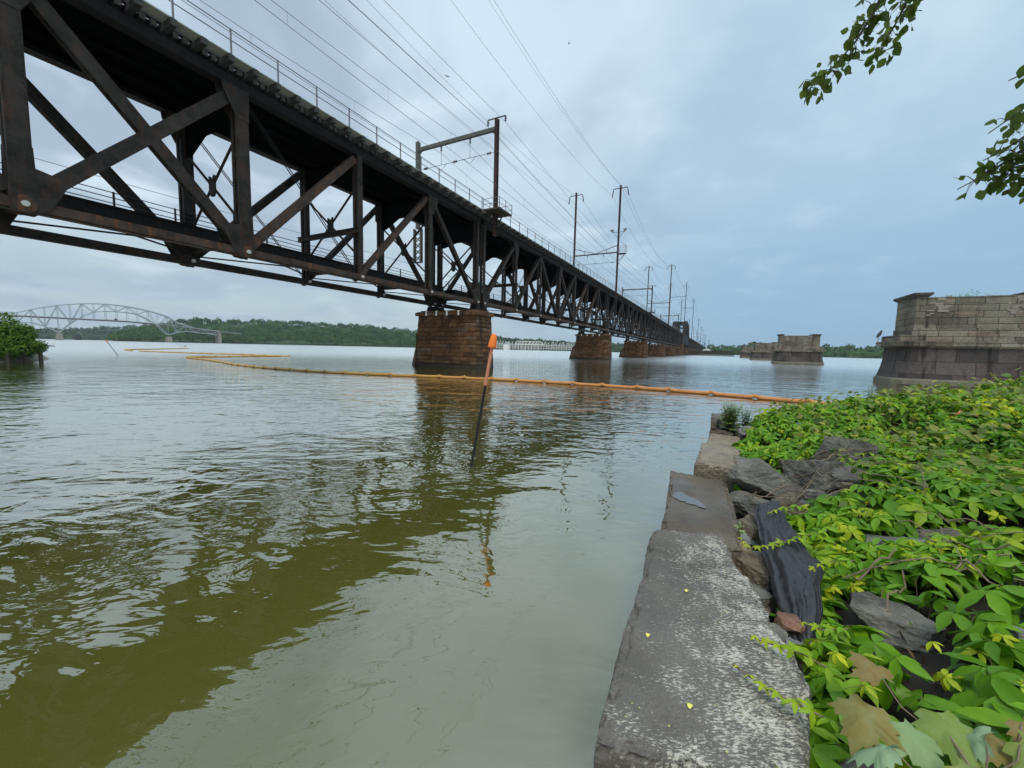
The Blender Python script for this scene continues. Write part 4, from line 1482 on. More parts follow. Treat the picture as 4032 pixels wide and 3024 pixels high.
for a in nodes:
    if 0.05 * LEN < a < 0.95 * LEN:
        mb.beam(place(a, -5.5, top_z(a)), place(a, 5.5, top_z(a)), 0.5, 0.5)
        mb.beam(place(a, -5.5, top_z(a)), place(a + pn / 2, 0, (top_z(a) + top_z(a + pn)) / 2), 0.35, 0.35)
        mb.beam(place(a, 5.5, top_z(a)), place(a + pn / 2, 0, (top_z(a) + top_z(a + pn)) / 2), 0.35, 0.35)
        if low_z(a) > deck_z(a) + 8:
            mb.beam(place(a, -5.5, low_z(a)), place(a, 5.5, low_z(a)), 0.5, 0.5)
mb.build('cross_bracing', 'silver', t_)
mb = MB(o_)
ends = [i * pn for i in range(-14, 17)] + [17.5 * pn, 19 * pn]
for a, b in zip(ends[:-1], ends[1:]):
    mb.beam(place(a, 0, deck_z(a)), place(b, 0, deck_z(b)), 10.6, 1.6)
mb.build('deck', 'brownroad', t_)
mb = MB(o_)
for s in (-5.4, 5.4):
    for a, b in zip(ends[:-1], ends[1:]):
        mb.beam(place(a, s, deck_z(a) + 1.5), place(b, s, deck_z(b) + 1.5), 0.2, 0.5)
mb.build('parapet', 'silver', t_)


def bent(u, w0, w1, ztop, zbeam):
    r = thing('concrete_pier', place(u, 0, 0), None, 'bridge pier', 'concrete piers of the white arch bridge')
    mb = MB(place(u, 0, 0))
    for s in (-7.5, 7.5):
        c = Vector(place(u, s, 0))
        mb.frustum((c.x - w0, c.x + w0, c.y - w0, c.y + w0), -1, (c.x - w1, c.x + w1, c.y - w1, c.y + w1), ztop)
    mb.build('leg', 'concrete', r)
    mb = MB(place(u, 0, 0))
    mb.beam(place(u, -7.2, zbeam), place(u, 7.2, zbeam), 3.2, 3.5)
    mb.build('tie_beam', 'concrete', r)
    return r


bent(0, 3.4, 2.3, 11.6, 9)['label'] = 'left concrete twin leg pier under the silver arch'
bent(LEN, 3.4, 2.3, 11.0, 8.5)['label'] = 'right concrete twin leg pier under the silver arch'
bent(16 * pn, 2.2, 2.0, 22.5, 15)['label'] = 'tall concrete frame pier where the silver bridge meets the wood'

# lorry crossing the arch bridge
u0 = LEN * 0.36
zt = deck_z(u0) + 0.82
t_ = thing('lorry', place(u0, -2.5, zt), 'white box lorry with a dark cab crossing the silver arch bridge', 'lorry')
mb = MB(tuple(place(u0, -2.5, zt)))
mb.beam(place(u0, -2.5, zt + 2.6), place(u0 + 15, -2.5, zt + 2.6), 2.6, 2.9)
mb.build('trailer', 'white', t_)
mb = MB(tuple(place(u0, -2.5, zt)))
mb.beam(place(u0 + 15.6, -2.5, zt + 2.2), place(u0 + 18.2, -2.5, zt + 2.2), 2.5, 3.0)
mb.beam(place(u0 + 18.2, -2.5, zt + 1.5), place(u0 + 19.8, -2.5, zt + 1.5), 2.4, 1.7)
mb.build('cab', 'dark_far', t_)
for du in (1.5, 3, 11.5, 15.8, 19):
    mb = MB(tuple(place(u0, -2.5, zt)))
    mb.tube([place(u0 + du, -3.8, zt + 0.52), place(u0 + du, -1.2, zt + 0.52)], 0.52, 10)
    mb.build('wheel', 'black_pole', t_)

# dark railway bridge farther upstream
qa, qb = Vector(pol(-80, 1500)), Vector(pol(-69.5, 1500))
d = (qb - qa).normalized()
Lq = (qb - qa).length
t_ = thing('girder_bridge', qa, 'dark low truss bridge far behind the silver arch bridge', 'railway bridge')
mb = MB(tuple(qa))
for a in range(0, int(Lq), 20):
    p, q = qa + d * a, qa + d * (a + 20)
    mb.beam((p.x, p.y, 24), (q.x, q.y, 24), 5, 1.2)
    lo = 15 if a < Lq * 0.42 else 17
    if a > Lq * 0.42 and a < Lq * 0.47:
        continue
    mb.beam((p.x, p.y, lo + 20 * (a < Lq * .42) * 0 + 0), (q.x, q.y, lo), 4, 1.0)
    for k in (0, 10):
        e, f = qa + d * (a + k), qa + d * (a + k + 10)
        mb.beam((e.x, e.y, 24), (e.x, e.y, lo), 1.0, 1.0)
        mb.beam((e.x, e.y, lo), (f.x, f.y, 24), 0.8, 0.8)
mb.build('truss', 'dark_far', t_)
for a in (Lq * 0.44, Lq * 0.72, Lq * 0.98, Lq * 0.16):
    p = qa + d * a
    mb = MB(tuple(qa))
    mb.frustum((p.x - 6, p.x + 6, p.y - 6, p.y + 6), -1, (p.x - 4, p.x + 4, p.y - 4, p.y + 4), 15)
    mb.build('pier', 'dark_far', t_)

# ------------------------------------------------------------------ marina racks on the east shore
sa, sb = Vector(pol(-30.9, 930)), Vector(pol(-17.2, 985))
d = (sb - sa).normalized()
Ls = (sb - sa).length
nrm = Vector((d.y, -d.x, 0))
rk = thing('boat_rack', sa, 'long white steel racks storing boats on the far shore', 'boat racks')
o_ = tuple(sa)
fr, up_ = MB(o_), MB(o_)
rng = random.Random(8)
for z in (4.5, 9.0, 13.0):
    p, q = sa, sb
    fr.beam((p.x, p.y, z), (q.x, q.y, z), 6, 0.8)
k = 0
a = 0.0
while a < Ls:
    p = sa + d * a
    up_.beam((p.x, p.y, 0.5), (p.x, p.y, 16 + rng.uniform(-1, 1)), 0.9, 0.9)
    s = 1 if k < 8 else rng.choice((-1, 1, 1, -0.6))
    q = p + d * (3.0 * s)
    up_.beam((p.x, p.y, 15.5), (q.x, q.y, 20.5 + rng.uniform(-1.2, 1.2)), 0.8, 0.8)
    for z in (5, 9.5, 13.6):
        if rng.random() < 0.75:
            c = p + d * rng.uniform(2.5, 4) + nrm * 1.5
            hb = rng.uniform(0.9, 1.5)
            bt = MB((c.x, c.y, z + 0.4))
            pb = [c - d * 2.3, c - d * 1.5, c + d * 1.2, c + d * 2.6]
            bt.tube([(q.x, q.y, z + 0.5 + hb * 0.5 + e) for q, e in zip(pb, (0.1, 0, 0, 0.3))], [0.5, hb * 0.55, hb * 0.55, 0.1], 8)
            bt.box(c.x - 0.9, c.x + 0.9, c.y - 0.7, c.y + 0.7, z + 0.5 + hb, z + 0.7 + hb * 1.5)
            tag(bt.build('stored_boat', 'lamp', None, loc=(c.x, c.y, z + 0.4)), 'tiny pale boat stored on a white rack shelf on the far shore', 'boat', 'boats stored on the racks')
    a += 6.4
    k += 1
fr.build('rack_shelf', 'white', rk)
up_.build('rack_post', 'white', rk)
c = sa + d * 42 + nrm * 8
sh = thing('boat_shed', (c.x, c.y, 0), 'small white gabled shed before the boat racks', 'shed')
mb = MB((c.x, c.y, 0))
mb.box(c.x - 6, c.x + 6, c.y - 6, c.y + 6, 0.3, 13)
mb.build('wall', 'white', sh)
mb = MB((c.x, c.y, 0))
mb.slab([(c.x - 6.4, 13), (c.x + 6.4, 13), (c.x, 18)], 1, c.y - 6.4, c.y + 6.4)
mb.build('roof', 'silver', sh)
c = sa + d * 80 + nrm * 8
hs = thing('frame_shed', (c.x, c.y, 0), 'open white hipped frame shed in the middle of the boat racks', 'shed')
mb = MB((c.x, c.y, 0))
for i in range(8):
    p = c + d * (i * 8 - 18)
    q = p + d * 6
    mb.beam((p.x, p.y, 0.3), (p.x, p.y, 14), 1, 1)
    mb.beam((p.x, p.y, 14), (q.x, q.y, 21), 1, 1)
p, q = c + d * (-12), c + d * 44
mb.beam((p.x, p.y, 21), (q.x, q.y, 21), 1, 1)
e = q + d * 8
mb.beam((q.x, q.y, 21), (e.x, e.y, 13), 1, 1)
p = c + d * (-18)
mb.beam((p.x, p.y, 14), (e.x, e.y, 14), 1, 1)
mb.build('frame', 'white', hs)
c = Vector(pol(-1.05, 600))
mb = MB()
t_ = thing('pavilion', (c.x, c.y, 0), 'small pale hip roofed pavilion past the end of the timber fender', 'pavilion')
mb = MB(tuple(c))
for sx_ in (-4, 4):
    for sy_ in (-3, 3):
        mb.box(c.x + sx_ - .3, c.x + sx_ + .3, c.y + sy_ - .3, c.y + sy_ + .3, -0.5, 6)
mb.box(c.x - 5, c.x + 5, c.y - 4, c.y + 4, 2.2, 2.6)
mb.build('frame', 'lamp', t_)
mb = MB(tuple(c))
mb.frustum((c.x - 6, c.x + 6, c.y - 5, c.y + 5), 6, (c.x - 1, c.x + 1, c.y - 1, c.y + 1), 9)
mb.build('roof', 'lamp', t_)
# poles beyond the end of the bridge
for k, (azd, h) in enumerate(((-2.0, 31), (-1.55, 22), (-1.35, 27), (-0.85, 34), (-2.35, 24))):
    p = pol(azd, 1200)
    t_ = thing('far_mast', p, 'thin far mast standing on the skyline left of the far shore trees', 'mast', 'thin masts on the far skyline')
    mb = MB(p)
    mb.tube([(p[0], p[1], 0), (p[0], p[1], h + 4)], 0.6, 5)
    mb.build('shaft', 'dark_far', t_)
    mb = MB(p)
    mb.beam((p[0] - 3, p[1], h + 3.2), (p[0] + 3, p[1], h + 3.2), 0.7, 0.8)
    mb.build('arm', 'dark_far', t_)


# ------------------------------------------------------------------ floating booms
def smooth_line(pts, step):
    pts = [Vector((*p, 0)) for p in pts]
    out = []
    for i in range(len(pts) - 1):
        p0, p1, p2, p3 = pts[max(i - 1, 0)], pts[i], pts[i + 1], pts[min(i + 2, len(pts) - 1)]
        n = max(2, int((p2 - p1).length / 0.5))
        for k in range(n):
            u = k / n
            out.append(0.5 * ((2 * p1) + (p2 - p0) * u + (2 * p0 - 5 * p1 + 4 * p2 - p3) * u * u + (3 * p1 - p0 - 3 * p2 + p3) * u ** 3))
    out.append(pts[-1])
    res, acc = [out[0]], 0
    for a, b in zip(out[:-1], out[1:]):
        acc += (b - a).length
        if acc >= step:
            res.append(b)
            acc = 0
    return res


def boom(pts, label, r=0.125, step=1.75, seed=1):
    t_ = thing('floating_boom', (*pts[0], 0), label, 'floating boom', 'floating barrier booms on the river')
    o = (*pts[0], 0)
    rg = random.Random(seed)
    line = smooth_line(pts, step)
    for a, b in zip(line[:-1], line[1:]):
        d = (b - a).normalized()
        mb = MB(o)
        zz = 0.065 + rg.uniform(-0.015, 0.015)
        a_, b_ = a + d * 0.06, b - d * 0.06
        q = [a_ + (b_ - a_) * u + Vector((0, 0, zz)) for u in (0, 0.06, 0.16, 0.5, 0.84, 0.94, 1)]
        q[0].z += 0.08; q[-1].z += 0.08; q[1].z += 0.03; q[-2].z += 0.03
        mb.tube(q, [r * 0.75, r * 0.95, r, r * 0.97, r, r * 0.95, r * 0.75], 10)
        mb.build('float', 'boom', t_, smooth=True)
    mb = MB(o)
    for b in line[1:-1]:
        mb.tube([b + Vector((-0.11, 0, 0.1)), b + Vector((-0.05, 0, 0.11)), b + Vector((0, 0, 0.17)), b + Vector((0.05, 0, 0.11)), b + Vector((0.11, 0, 0.1))], [0.04, r * 0.9, r * 0.92, r * 0.9, 0.04], 8)
    mb.build('connector', 'boom', t_)
    return t_


boom([(12.4, 22.6), (7.5, 23.2), (3.66, 23.7), (0.9, 24.5), (-2.4, 25.2), (-7.2, 25.6), (-14.7, 25.0), (-20.8, 23.5), (-27.6, 22.0), (-36, 21.7), (-44, 22.8), (-52, 25.0), (-60, 26.9), (-66.5, 28.0), (-69, 28.9)],
     'long orange and yellow floating boom curving across the river in front of the first pier')
boom([(-69.2, 29.0), (-69.6, 33), (-69.4, 38), (-69.2, 42.5), (-69.6, 44.8)], 'short brown stretch of floating boom doubling back behind the long boom', 0.15, 1.75, 2)
boom([(-70.2, 45.4), (-78, 43.5), (-88, 41.5), (-98, 39), (-110, 37.4)], 'thin far stretch of floating boom running left from the pointed bend', 0.16, 2.4, 3)
boom([(-112, 37.2), (-121, 39.0), (-127, 42), (-132, 47), (-145, 58), (-160, 68)], 'farthest faint loop of floating boom below the flying bird', 0.2, 2.6, 4)

# ------------------------------------------------------------------ leaning marker poles
t_ = thing('marker_pole', (-4.27, 6.36, 0), 'leaning thin pole with an orange foam tip standing in the near water', 'marker pole')
b0, b1 = Vector((-4.27, 6.36, -0.6)), Vector((-3.88, 6.62, 2.42))
d = (b1 - b0).normalized()
o_ = (-4.27, 6.36, 0)
mb = MB(o_)
mb.tube([b0, b0 + d * 2.25], 0.028, 8)
mb.build('lower_pole', 'black_pole', t_)
mb = MB(o_)
mb.tube([b0 + d * 2.251, b1], 0.033, 8)
mb.build('upper_pole', 'orange_fade', t_)
mb = MB(o_)
mb.tube([b1 - d * 0.06, b1 - d * 0.03, b1 + d * 0.1, b1 + d * 0.17, b1 + d * 0.21, b1 + d * 0.225], [0.08, 0.084, 0.07, 0.058, 0.035, 0.008], 12)
mb.build('foam_tip', 'orange', t_, smooth=True)
t_ = thing('marker_pole', (-77.7, 24.5, 0), 'tiny leaning far pole with a red tip, left of the far boom', 'marker pole')
mb = MB((-77.7, 24.5, 0))
mb.tube([(-77.7, 24.5, -0.5), (-78.3, 23.4, 1.95)], 0.05, 6)
mb.build('upper_pole', 'rail', t_)
mb = MB((-77.7, 24.5, 0))
mb.tube([(-78.3, 23.4, 1.95), (-78.37, 23.27, 2.25)], 0.09, 6)
mb.build('foam_tip', 'orange', t_)

# ------------------------------------------------------------------ left bank with shrubs and old piles
rng = np.random.default_rng(21)
mb = MB()
pts = [(-60.5, 13.2), (-63, 14.5), (-68, 16), (-80, 15), (-95, 5), (-95, -25), (-72, -20), (-62, -4), (-60.5, 6), (-59.8, 10.5)]
n = len(pts)
c = Vector((-76, 0))
vs = [(x, y, -0.6) for x, y in pts] + [(c.x + (x - c.x) * 0.93, c.y + (y - c.y) * 0.93, 0.55) for x, y in pts] + [(c.x + (x - c.x) * 0.7, c.y + (y - c.y) * 0.7, 1.3) for x, y in pts]
fs = [(i, (i + 1) % n, n + (i + 1) % n, n + i) for i in range(n)] + [(n + i, n + (i + 1) % n, 2 * n + (i + 1) % n, 2 * n + i) for i in range(n)] + [tuple(2 * n + i for i in range(n))]
mb.add(vs, fs)
tag(mb.build('river_bank', 'mud_stone'), kind='structure')


def bush(name, label, cat, c, rad, n, leaf, mat, seed, group=None, stems=7, lumps=26):
    """shrub: woody stems and a crown of leaf sized faces gathered in lumps"""
    rg = np.random.default_rng(seed)
    t_ = thing(name, (c[0], c[1], c[2]), label, cat, group)
    v = rg.normal(size=(lumps, 3))
    v[:, 2] = np.abs(v[:, 2])
    v /= np.linalg.norm(v, axis=1, keepdims=True)
    cen = v * np.array(rad) * rg.uniform(0.45, 0.8, (lumps, 1)) + (0, 0, rad[2] * 0.3)
    mb = MB()
    for k in range(stems):
        q = cen[k % lumps]
        mb.tube([(q[0] * 0.1, q[1] * 0.1, -0.3), (q[0] * 0.4, q[1] * 0.4, q[2] * 0.5), tuple(q)], [0.09, 0.06, 0.02], 5)
    mb.build('stem', 'bark', t_)
    which = rg.integers(0, lumps, n)
    o = rg.normal(size=(n, 3))
    o /= np.linalg.norm(o, axis=1, keepdims=True)
    lr = np.array(rad) * 0.34
    P = cen[which] + o * lr * rg.uniform(0.55, 1.05, (n, 1))
    P[:, 2] = np.maximum(P[:, 2], -0.2 + rg.uniform(0, 0.4, n))
    lv, lf = leaflet(0.3, 0.36, 0.05)
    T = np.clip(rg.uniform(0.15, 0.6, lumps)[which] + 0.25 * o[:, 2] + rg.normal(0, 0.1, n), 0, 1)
    V, F, T = scatter(lv, lf, P, frames(o + rg.normal(0, 0.5, (n, 3)) + (0, 0, 0.5), rg), rg.uniform(0.7, 1.3, n) * leaf, T)
    mesh_np('foliage', V, F, mat, t_, T)
    return t_


bush('shrub', 'bright green shrub leaning over the water at the end of the left bank', 'shrub', (-62.4, 11.3, 0.7), (2.3, 2.6, 3.0), 7000, 0.2, 'shrub', 31)
bush('shrub', 'low leafy shrub spilling over the water line at the left bank tip', 'shrub', (-61.2, 11.6, 0.35), (1.5, 2.3, 1.9), 7000, 0.17, 'shrub', 37)
bush('shrub', 'tall darker green shrub rising behind the bright one on the left bank', 'shrub', (-66.5, 8.5, 0.9), (3.2, 3.2, 6.0), 7000, 0.26, 'shrub', 32)
bush('shrub', 'broad shrub at the picture edge on the left bank', 'shrub', (-63.6, 6.2, 0.8), (2.8, 3.4, 5.0), 6000, 0.25, 'shrub', 33)
PL = [('weathered pile standing at the tip of the left bank', (-60.6, 13.1, 0), 1.6, 0.16), ('short dark pile in front of the left bank shrubs', (-60.0, 10.9, 0), 0.95, 0.15),
      ('dark pile half hidden under the left bank shrubs', (-60.4, 12.0, 0), 0.85, 0.13)]
for lb, p, h, r in PL:
    mb = MB(p)
    mb.tube([(p[0], p[1], -0.8), (p[0], p[1], h * 0.6), (p[0] + 0.06, p[1], h)], [r, r * 0.95, r * 0.8], 8)
    o = mb.build('timber_pile', 'timber', None, loc=p)
    tag(o, lb, 'timber pile', 'old piles along the left bank')
p = (-60.7, 13.3, 1.6)
mb = MB(p)
mb.beam((-61.4, 12.4, 1.66), (-60.2, 14.0, 1.58), 0.14, 0.09)
tag(mb.build('plank', 'timber', None, loc=p), 'weathered plank lying across the pile at the left bank tip', 'plank')

# ------------------------------------------------------------------ birds
def bird_standing(loc, s, mats, label, cat, rz=0.0, neck=True):
    t_ = thing('heron' if neck else 'bird', loc, label, cat, None if neck else 'small birds perched on the cross strut', rz)
    mb = MB()
    if neck:
        mb.tube([(0, 0.16 * s, 0.42 * s), (0, 0.12 * s, 0.5 * s), (0, 0.02 * s, 0.68 * s), (0, -0.07 * s, 0.86 * s), (0, -0.13 * s, 0.96 * s), (0, -0.11 * s, 1.02 * s), (0, -0.16 * s, 1.08 * s), (0, -0.22 * s, 1.07 * s)],
                [0.02 * s, 0.08 * s, 0.14 * s, 0.13 * s, 0.09 * s, 0.07 * s, 0.06 * s, 0.025 * s], 10)
    else:
        mb.tube([(0, 0.7 * s, 0.1 * s), (0, 0.35 * s, 0.35 * s), (0, 0.1 * s, 0.6 * s), (0, -0.05 * s, 0.85 * s), (0, -0.12 * s, 1.0 * s), (0, -0.2 * s, 1.0 * s)],
                [0.06 * s, 0.18 * s, 0.27 * s, 0.2 * s, 0.14 * s, 0.05 * s], 8)
    mb.build('body', mats, t_, smooth=True)
    mb = MB()
    if neck:
        mb.tube([(0, -0.22 * s, 1.07 * s), (0, -0.36 * s, 1.0 * s)], [0.022 * s, 0.004 * s], 6)
    else:
        mb.tube([(0, -0.24 * s, 1.0 * s), (0, -0.4 * s, 0.96 * s)], [0.05 * s, 0.01 * s], 6)
    mb.build('beak', 'beak', t_)
    for sx in (-1, 1):
        mb = MB()
        if neck:
            mb.tube([(sx * 0.05 * s, 0.05 * s, 0.55 * s), (sx * 0.05 * s, 0.03 * s, 0.28 * s), (sx * 0.05 * s, 0.05 * s, 0.0)], 0.013 * s, 5)
            mb.tube([(sx * 0.05 * s, 0.05 * s, 0.008 * s), (sx * 0.06 * s, -0.05 * s, 0.008 * s)], 0.01 * s, 4)
        else:
            mb.tube([(sx * 0.1 * s, 0.1 * s, 0.4 * s), (sx * 0.1 * s, 0.05 * s, 0)], 0.04 * s, 5)
        mb.build('leg', 'beak', t_)
    return t_


bird_standing((13.5, 48.6, 3.74), 1.0, 'feather', 'grey heron standing hunched on the ledge of the big abandoned pier', 'heron', 0.9)
for k, (x, lb) in enumerate(((-28.1, 'leftmost'), (-27.6, 'middle'), (-27.15, 'right'))):
    bird_standing((x, Y0 + PITCH_Y + PANEL - 0.48, 11.38), 0.26, 'feather_dark', lb + ' of three small dark birds perched on the cross strut above the first pier', 'bird', 0.2 * k, False)


def bird_flying(loc, span, rz, label, mat='feather_dark', dihed=0.35):
    t_ = thing('flying_bird', loc, label, 'bird', None, rz)
    s = span / 2
    mb = MB()
    mb.tube([(0, 0.42 * s, 0.02 * s), (0, 0.25 * s, 0), (0, 0, 0), (0, -0.25 * s, 0.02 * s), (0, -0.38 * s, 0.05 * s), (0, -0.5 * s, 0.04 * s)], [0.07 * s, 0.06 * s, 0.1 * s, 0.08 * s, 0.055 * s, 0.012 * s], 8)
    mb.build('body', mat, t_, smooth=True)
    for sx in (-1, 1):
        mb = MB()
        pr_ = [(0.05, -0.16, 0.14, 0.03), (0.45, -0.24, 0.1, dihed * 0.55), (0.8, -0.14, 0.08, dihed * 0.6), (1.0, 0.04, 0.1, dihed * 0.5)]
        vs = []
        for x, y0, y1, z in pr_:
            vs += [(sx * x * s, y0 * s, z * s), (sx * x * s, y1 * s, z * s), (sx * x * s, (y0 + y1) / 2 * s, (z + 0.025) * s)]
        fs = []
        for i in range(3):
            a, b = i * 3, i * 3 + 3
            fs += [(a, b, b + 2, a + 2), (a + 2, b + 2, b + 1, a + 1), (a, a + 1, b + 1, b)]
        fs += [(0, 2, 1), (9, 10, 11)]
        mb.add(vs, fs)
        mb.build('wing', mat, t_)
    return t_


bird_flying((-78.5, 32.8, 1.6), 2.0, 1.17, 'dark large bird gliding low over the river past the far boom', dihed=0.4)
bird_flying((-28.0, 36.9, 31.95), 0.7, 1.0, 'small dark bird flying high beside the nearest portal wires', dihed=0.3)
bird_flying((-15.74, 41.68, 34.6), 0.45, 2.0, 'tiny bird high in the open sky right of the wires', dihed=0.3)

# ------------------------------------------------------------------ the stone edge wall
def rough_block(left, right, z0, z1, mat, label, seed, amp=0.02, nu=40, nv=60, nz=22):
    """quarried block between a left and a right top edge line, with chipped edges and uneven faces"""
    def at(line, v):
        s = v * (len(line) - 1)
        k = min(int(s), len(line) - 2)
        a, b = Vector((*line[k], 0)), Vector((*line[k + 1], 0))
        return a.lerp(b, s - k)
    bm = bmesh.new()
    ids = {}
    def vert(i, j, k):
        if (i, j, k) not in ids:
            p = at(left, j / nv).lerp(at(right, j / nv), i / nu)
            p.z = z0 + (z1 - z0) * k / nz
            v = bm.verts.new(p)
            ids[(i, j, k)] = v
        return ids[(i, j, k)]
    for i in range(nu):
        for j in range(nv):
            bm.faces.new((vert(i, j, nz), vert(i + 1, j, nz), vert(i + 1, j + 1, nz), vert(i, j + 1, nz)))
    for k in range(nz):
        for j in range(nv):
            bm.faces.new((vert(0, j, k), vert(0, j, k + 1), vert(0, j + 1, k + 1), vert(0, j + 1, k)))
            bm.faces.new((vert(nu, j, k), vert(nu, j + 1, k), vert(nu, j + 1, k + 1), vert(nu, j, k + 1)))
        for i in range(nu):
            bm.faces.new((vert(i, 0, k), vert(i + 1, 0, k), vert(i + 1, 0, k + 1), vert(i, 0, k + 1)))
            bm.faces.new((vert(i, nv, k), vert(i, nv, k + 1), vert(i + 1, nv, k + 1), vert(i + 1, nv, k)))
    bm.normal_update()
    cx = (left[0][0] + right[0][0] + left[-1][0] + right[-1][0]) / 4
    cy = (left[0][1] + right[0][1] + left[-1][1] + right[-1][1]) / 4
    wid = (Vector(left[0]) - Vector(right[0])).length
    lng = (Vector(left[0]) - Vector(left[-1])).length
    moves = []
    for (i, j, k), v in ids.items():
        p = v.co
        q = p * 3.1 + Vector((seed * 7.7, seed * 3.1, 0))
        big = mnoise.noise(q * 0.8)
        sm = mnoise.noise(q * 3.7) + 0.5 * mnoise.noise(q * 9) + 0.35 * mnoise.noise(q * 21)
        ds = min(min(i, nu - i) / nu * wid, min(j, nv - j) / nv * lng)
        dt = z1 - p.z
        edge = max(0.0, 1 - (ds + dt) / 0.05)
        chip = edge * (0.006 + 0.06 * max(0, mnoise.noise(q * 2.3)) + 0.05 * max(0, mnoise.noise(q * 7)) + 0.02 * max(0, mnoise.noise(q * 16)))
        inward = Vector((cx - p.x, (cy - p.y) * 0.3, 0)).normalized() if min(i, nu - i) / nu * wid < min(j, nv - j) / nv * lng else Vector((0, cy - p.y, 0)).normalized()
        moves.append((v, v.normal * ((big * 0.9 + sm * 0.45) * amp * (0.4 if k == nz else 1.4)) + inward * chip + Vector((0, 0, -chip * 0.8))))
    for v, m_ in moves:
        v.co += m_
    me = bpy.data.meshes.new('stone_block')
    c = Vector((cx, cy, z0))
    for v in bm.verts:
        v.co -= c
    bmesh.ops.recalc_face_normals(bm, faces=bm.faces)
    bm.to_mesh(me)
    bm.free()
    me.materials.append(M[mat])
    o = bpy.data.objects.new('stone_block', me)
    COL.objects.link(o)
    o.location = c
    return tag(o, label, 'stone block', 'stone blocks of the edge wall')


rough_block([(-0.345, 1.47), (-0.375, 2.6), (-0.41, 3.68)], [(0.40, 1.62), (0.52, 2.3), (0.34, 3.05), (0.14, 3.86)], -0.1, 0.75, 'block_a', 'largest grey wall block, pale flecked, nearest the camera', 1, 0.016, 56, 130, 40)
rough_block([(-0.34, 1.0), (-0.33, 1.38)], [(0.36, 1.1), (0.37, 1.55)], -0.1, 0.5, 'block_a', 'lower wall block showing a sliver in front of the largest block', 9, 0.02, 40, 26, 26)
rough_block([(-0.36, 3.74), (-0.42, 5.0), (-0.49, 6.17)], [(0.32, 3.93), (0.33, 4.6), (0.28, 5.4), (0.24, 6.05)], -0.1, 0.6, 'block_b', 'brown wall block with a puddle on its worn top', 2, 0.02, 40, 120, 30)
rough_block([(-0.17, 6.24), (-0.12, 7.72)], [(0.33, 6.12), (0.45, 7.47)], -0.1, 0.75, 'block_c', 'pale worn wall block beyond the one with the puddle', 3, 0.022, 30, 70, 34)
rough_block([(-0.06, 7.8), (0.0, 9.3)], [(0.5, 7.75), (0.55, 9.2)], -0.1, 0.66, 'block_c', 'low wall block in front of the weeds at the wall end', 4, 0.022, 26, 60, 26)
rough_block([(0.02, 9.36), (0.0, 10.75)], [(0.42, 9.32), (0.62, 10.7)], -0.1, 0.72, 'block_b', 'last wall block, where the tall weeds stand', 5, 0.022, 26, 50, 26)
rough_block([(0.005, 9.36), (0.0, 10.78)], [(0.1, 9.35), (0.34, 10.74)], 0.74, 0.9, 'block_b', 'raised broken slab standing at the far tip of the wall', 6, 0.008, 14, 50, 8)
# puddle on the second block
mb = MB((-0.2, 4.9, 0.62))
pp = [(-0.37, 5.02), (-0.36, 5.16), (-0.3, 5.22), (-0.22, 5.17), (-0.15, 5.08), (-0.08, 5.02), (-0.02, 4.93), (0.02, 4.83), (-0.01, 4.8), (-0.09, 4.84), (-0.16, 4.86), (-0.25, 4.91), (-0.32, 4.96)]
pp2 = []
for (xa, ya), (xb, yb) in zip(pp, pp[1:] + pp[:1]):
    for u in (0, .33, .66):
        x, y = xa + (xb - xa) * u, ya + (yb - ya) * u
        k_ = 0.03 * mnoise.noise(Vector((x * 22, y * 22, 3)))
        pp2.append((x + k_, y + k_))
pp = pp2
mb.add([(x, y, 0.607) for x, y in pp], [tuple(range(len(pp)))])
tag(mb.build('puddle', 'puddle', None, loc=(-0.2, 4.9, 0.62)), 'shallow rain puddle lying on the brown wall block', 'puddle')
# petals and small leaves on the blocks
rg = random.Random(4)
PET = [(-0.075, 2.76, 'curled yellow leaf near the middle of the largest block'), (-0.24, 2.2, 'yellow leaf close to the water edge of the largest block'), (-0.005, 1.83, 'round pale leaf on the flecked part of the largest block')]
for x, y, lb in PET:
    mb = MB((x, y, 0.76))
    ps = [(x + 0.011 * math.cos(a) * (1 + 0.3 * math.sin(2 * a)), y + 0.014 * math.sin(a), 0.765 + 0.005 * math.cos(2 * a)) for a in [2 * math.pi * k / 10 for k in range(10)]]
    mb.add(ps + [(p[0], p[1], p[2] - 0.003) for p in ps], [tuple(range(10)), tuple(range(19, 9, -1))] + [(k, (k + 1) % 10, 10 + (k + 1) % 10, 10 + k) for k in range(10)])
    tag(mb.build('fallen_leaf', 'petal', None, loc=(x, y, 0.76)), lb, 'fallen leaf', 'fallen leaves on the wall blocks')
mb = MB()
for k in range(20):
    x, y = rg.uniform(-0.33, 0.2), rg.uniform(1.5, 3.5)
    s = rg.uniform(0.002, 0.0038)
    mb.tube([(x - s, y, 0.764), (x, y, 0.766), (x + s, y, 0.764)], [s * 0.4, s, s * 0.4], 5)
tag(mb.build('fallen_petals', 'petal'), 'tiny pale yellow petals scattered over the largest block', 'petals', None, 'stuff')

# ------------------------------------------------------------------ rubble bank behind the wall
def ground_z(x, y):
    """height of the rubble bank"""
    t1 = min(1, max(0, (x - 0.35) / 1.3))
    z = 0.36 + 0.47 * t1 * t1 * (3 - 2 * t1) + 0.13 * max(0, x - 1.6)
    if x < 0.42:
        z -= (0.42 - x) * 1.2
    z += 0.05 * math.sin(x * 2.1 + y * 0.7) + 0.05 * math.sin(y * 1.7 - x * 1.1)
    edge = max(0, y - (10.6 + 0.12 * x + 0.25 * math.sin(x * 1.3)))
    z -= edge * edge * 1.6 + edge * 0.3
    return max(z, -0.6)


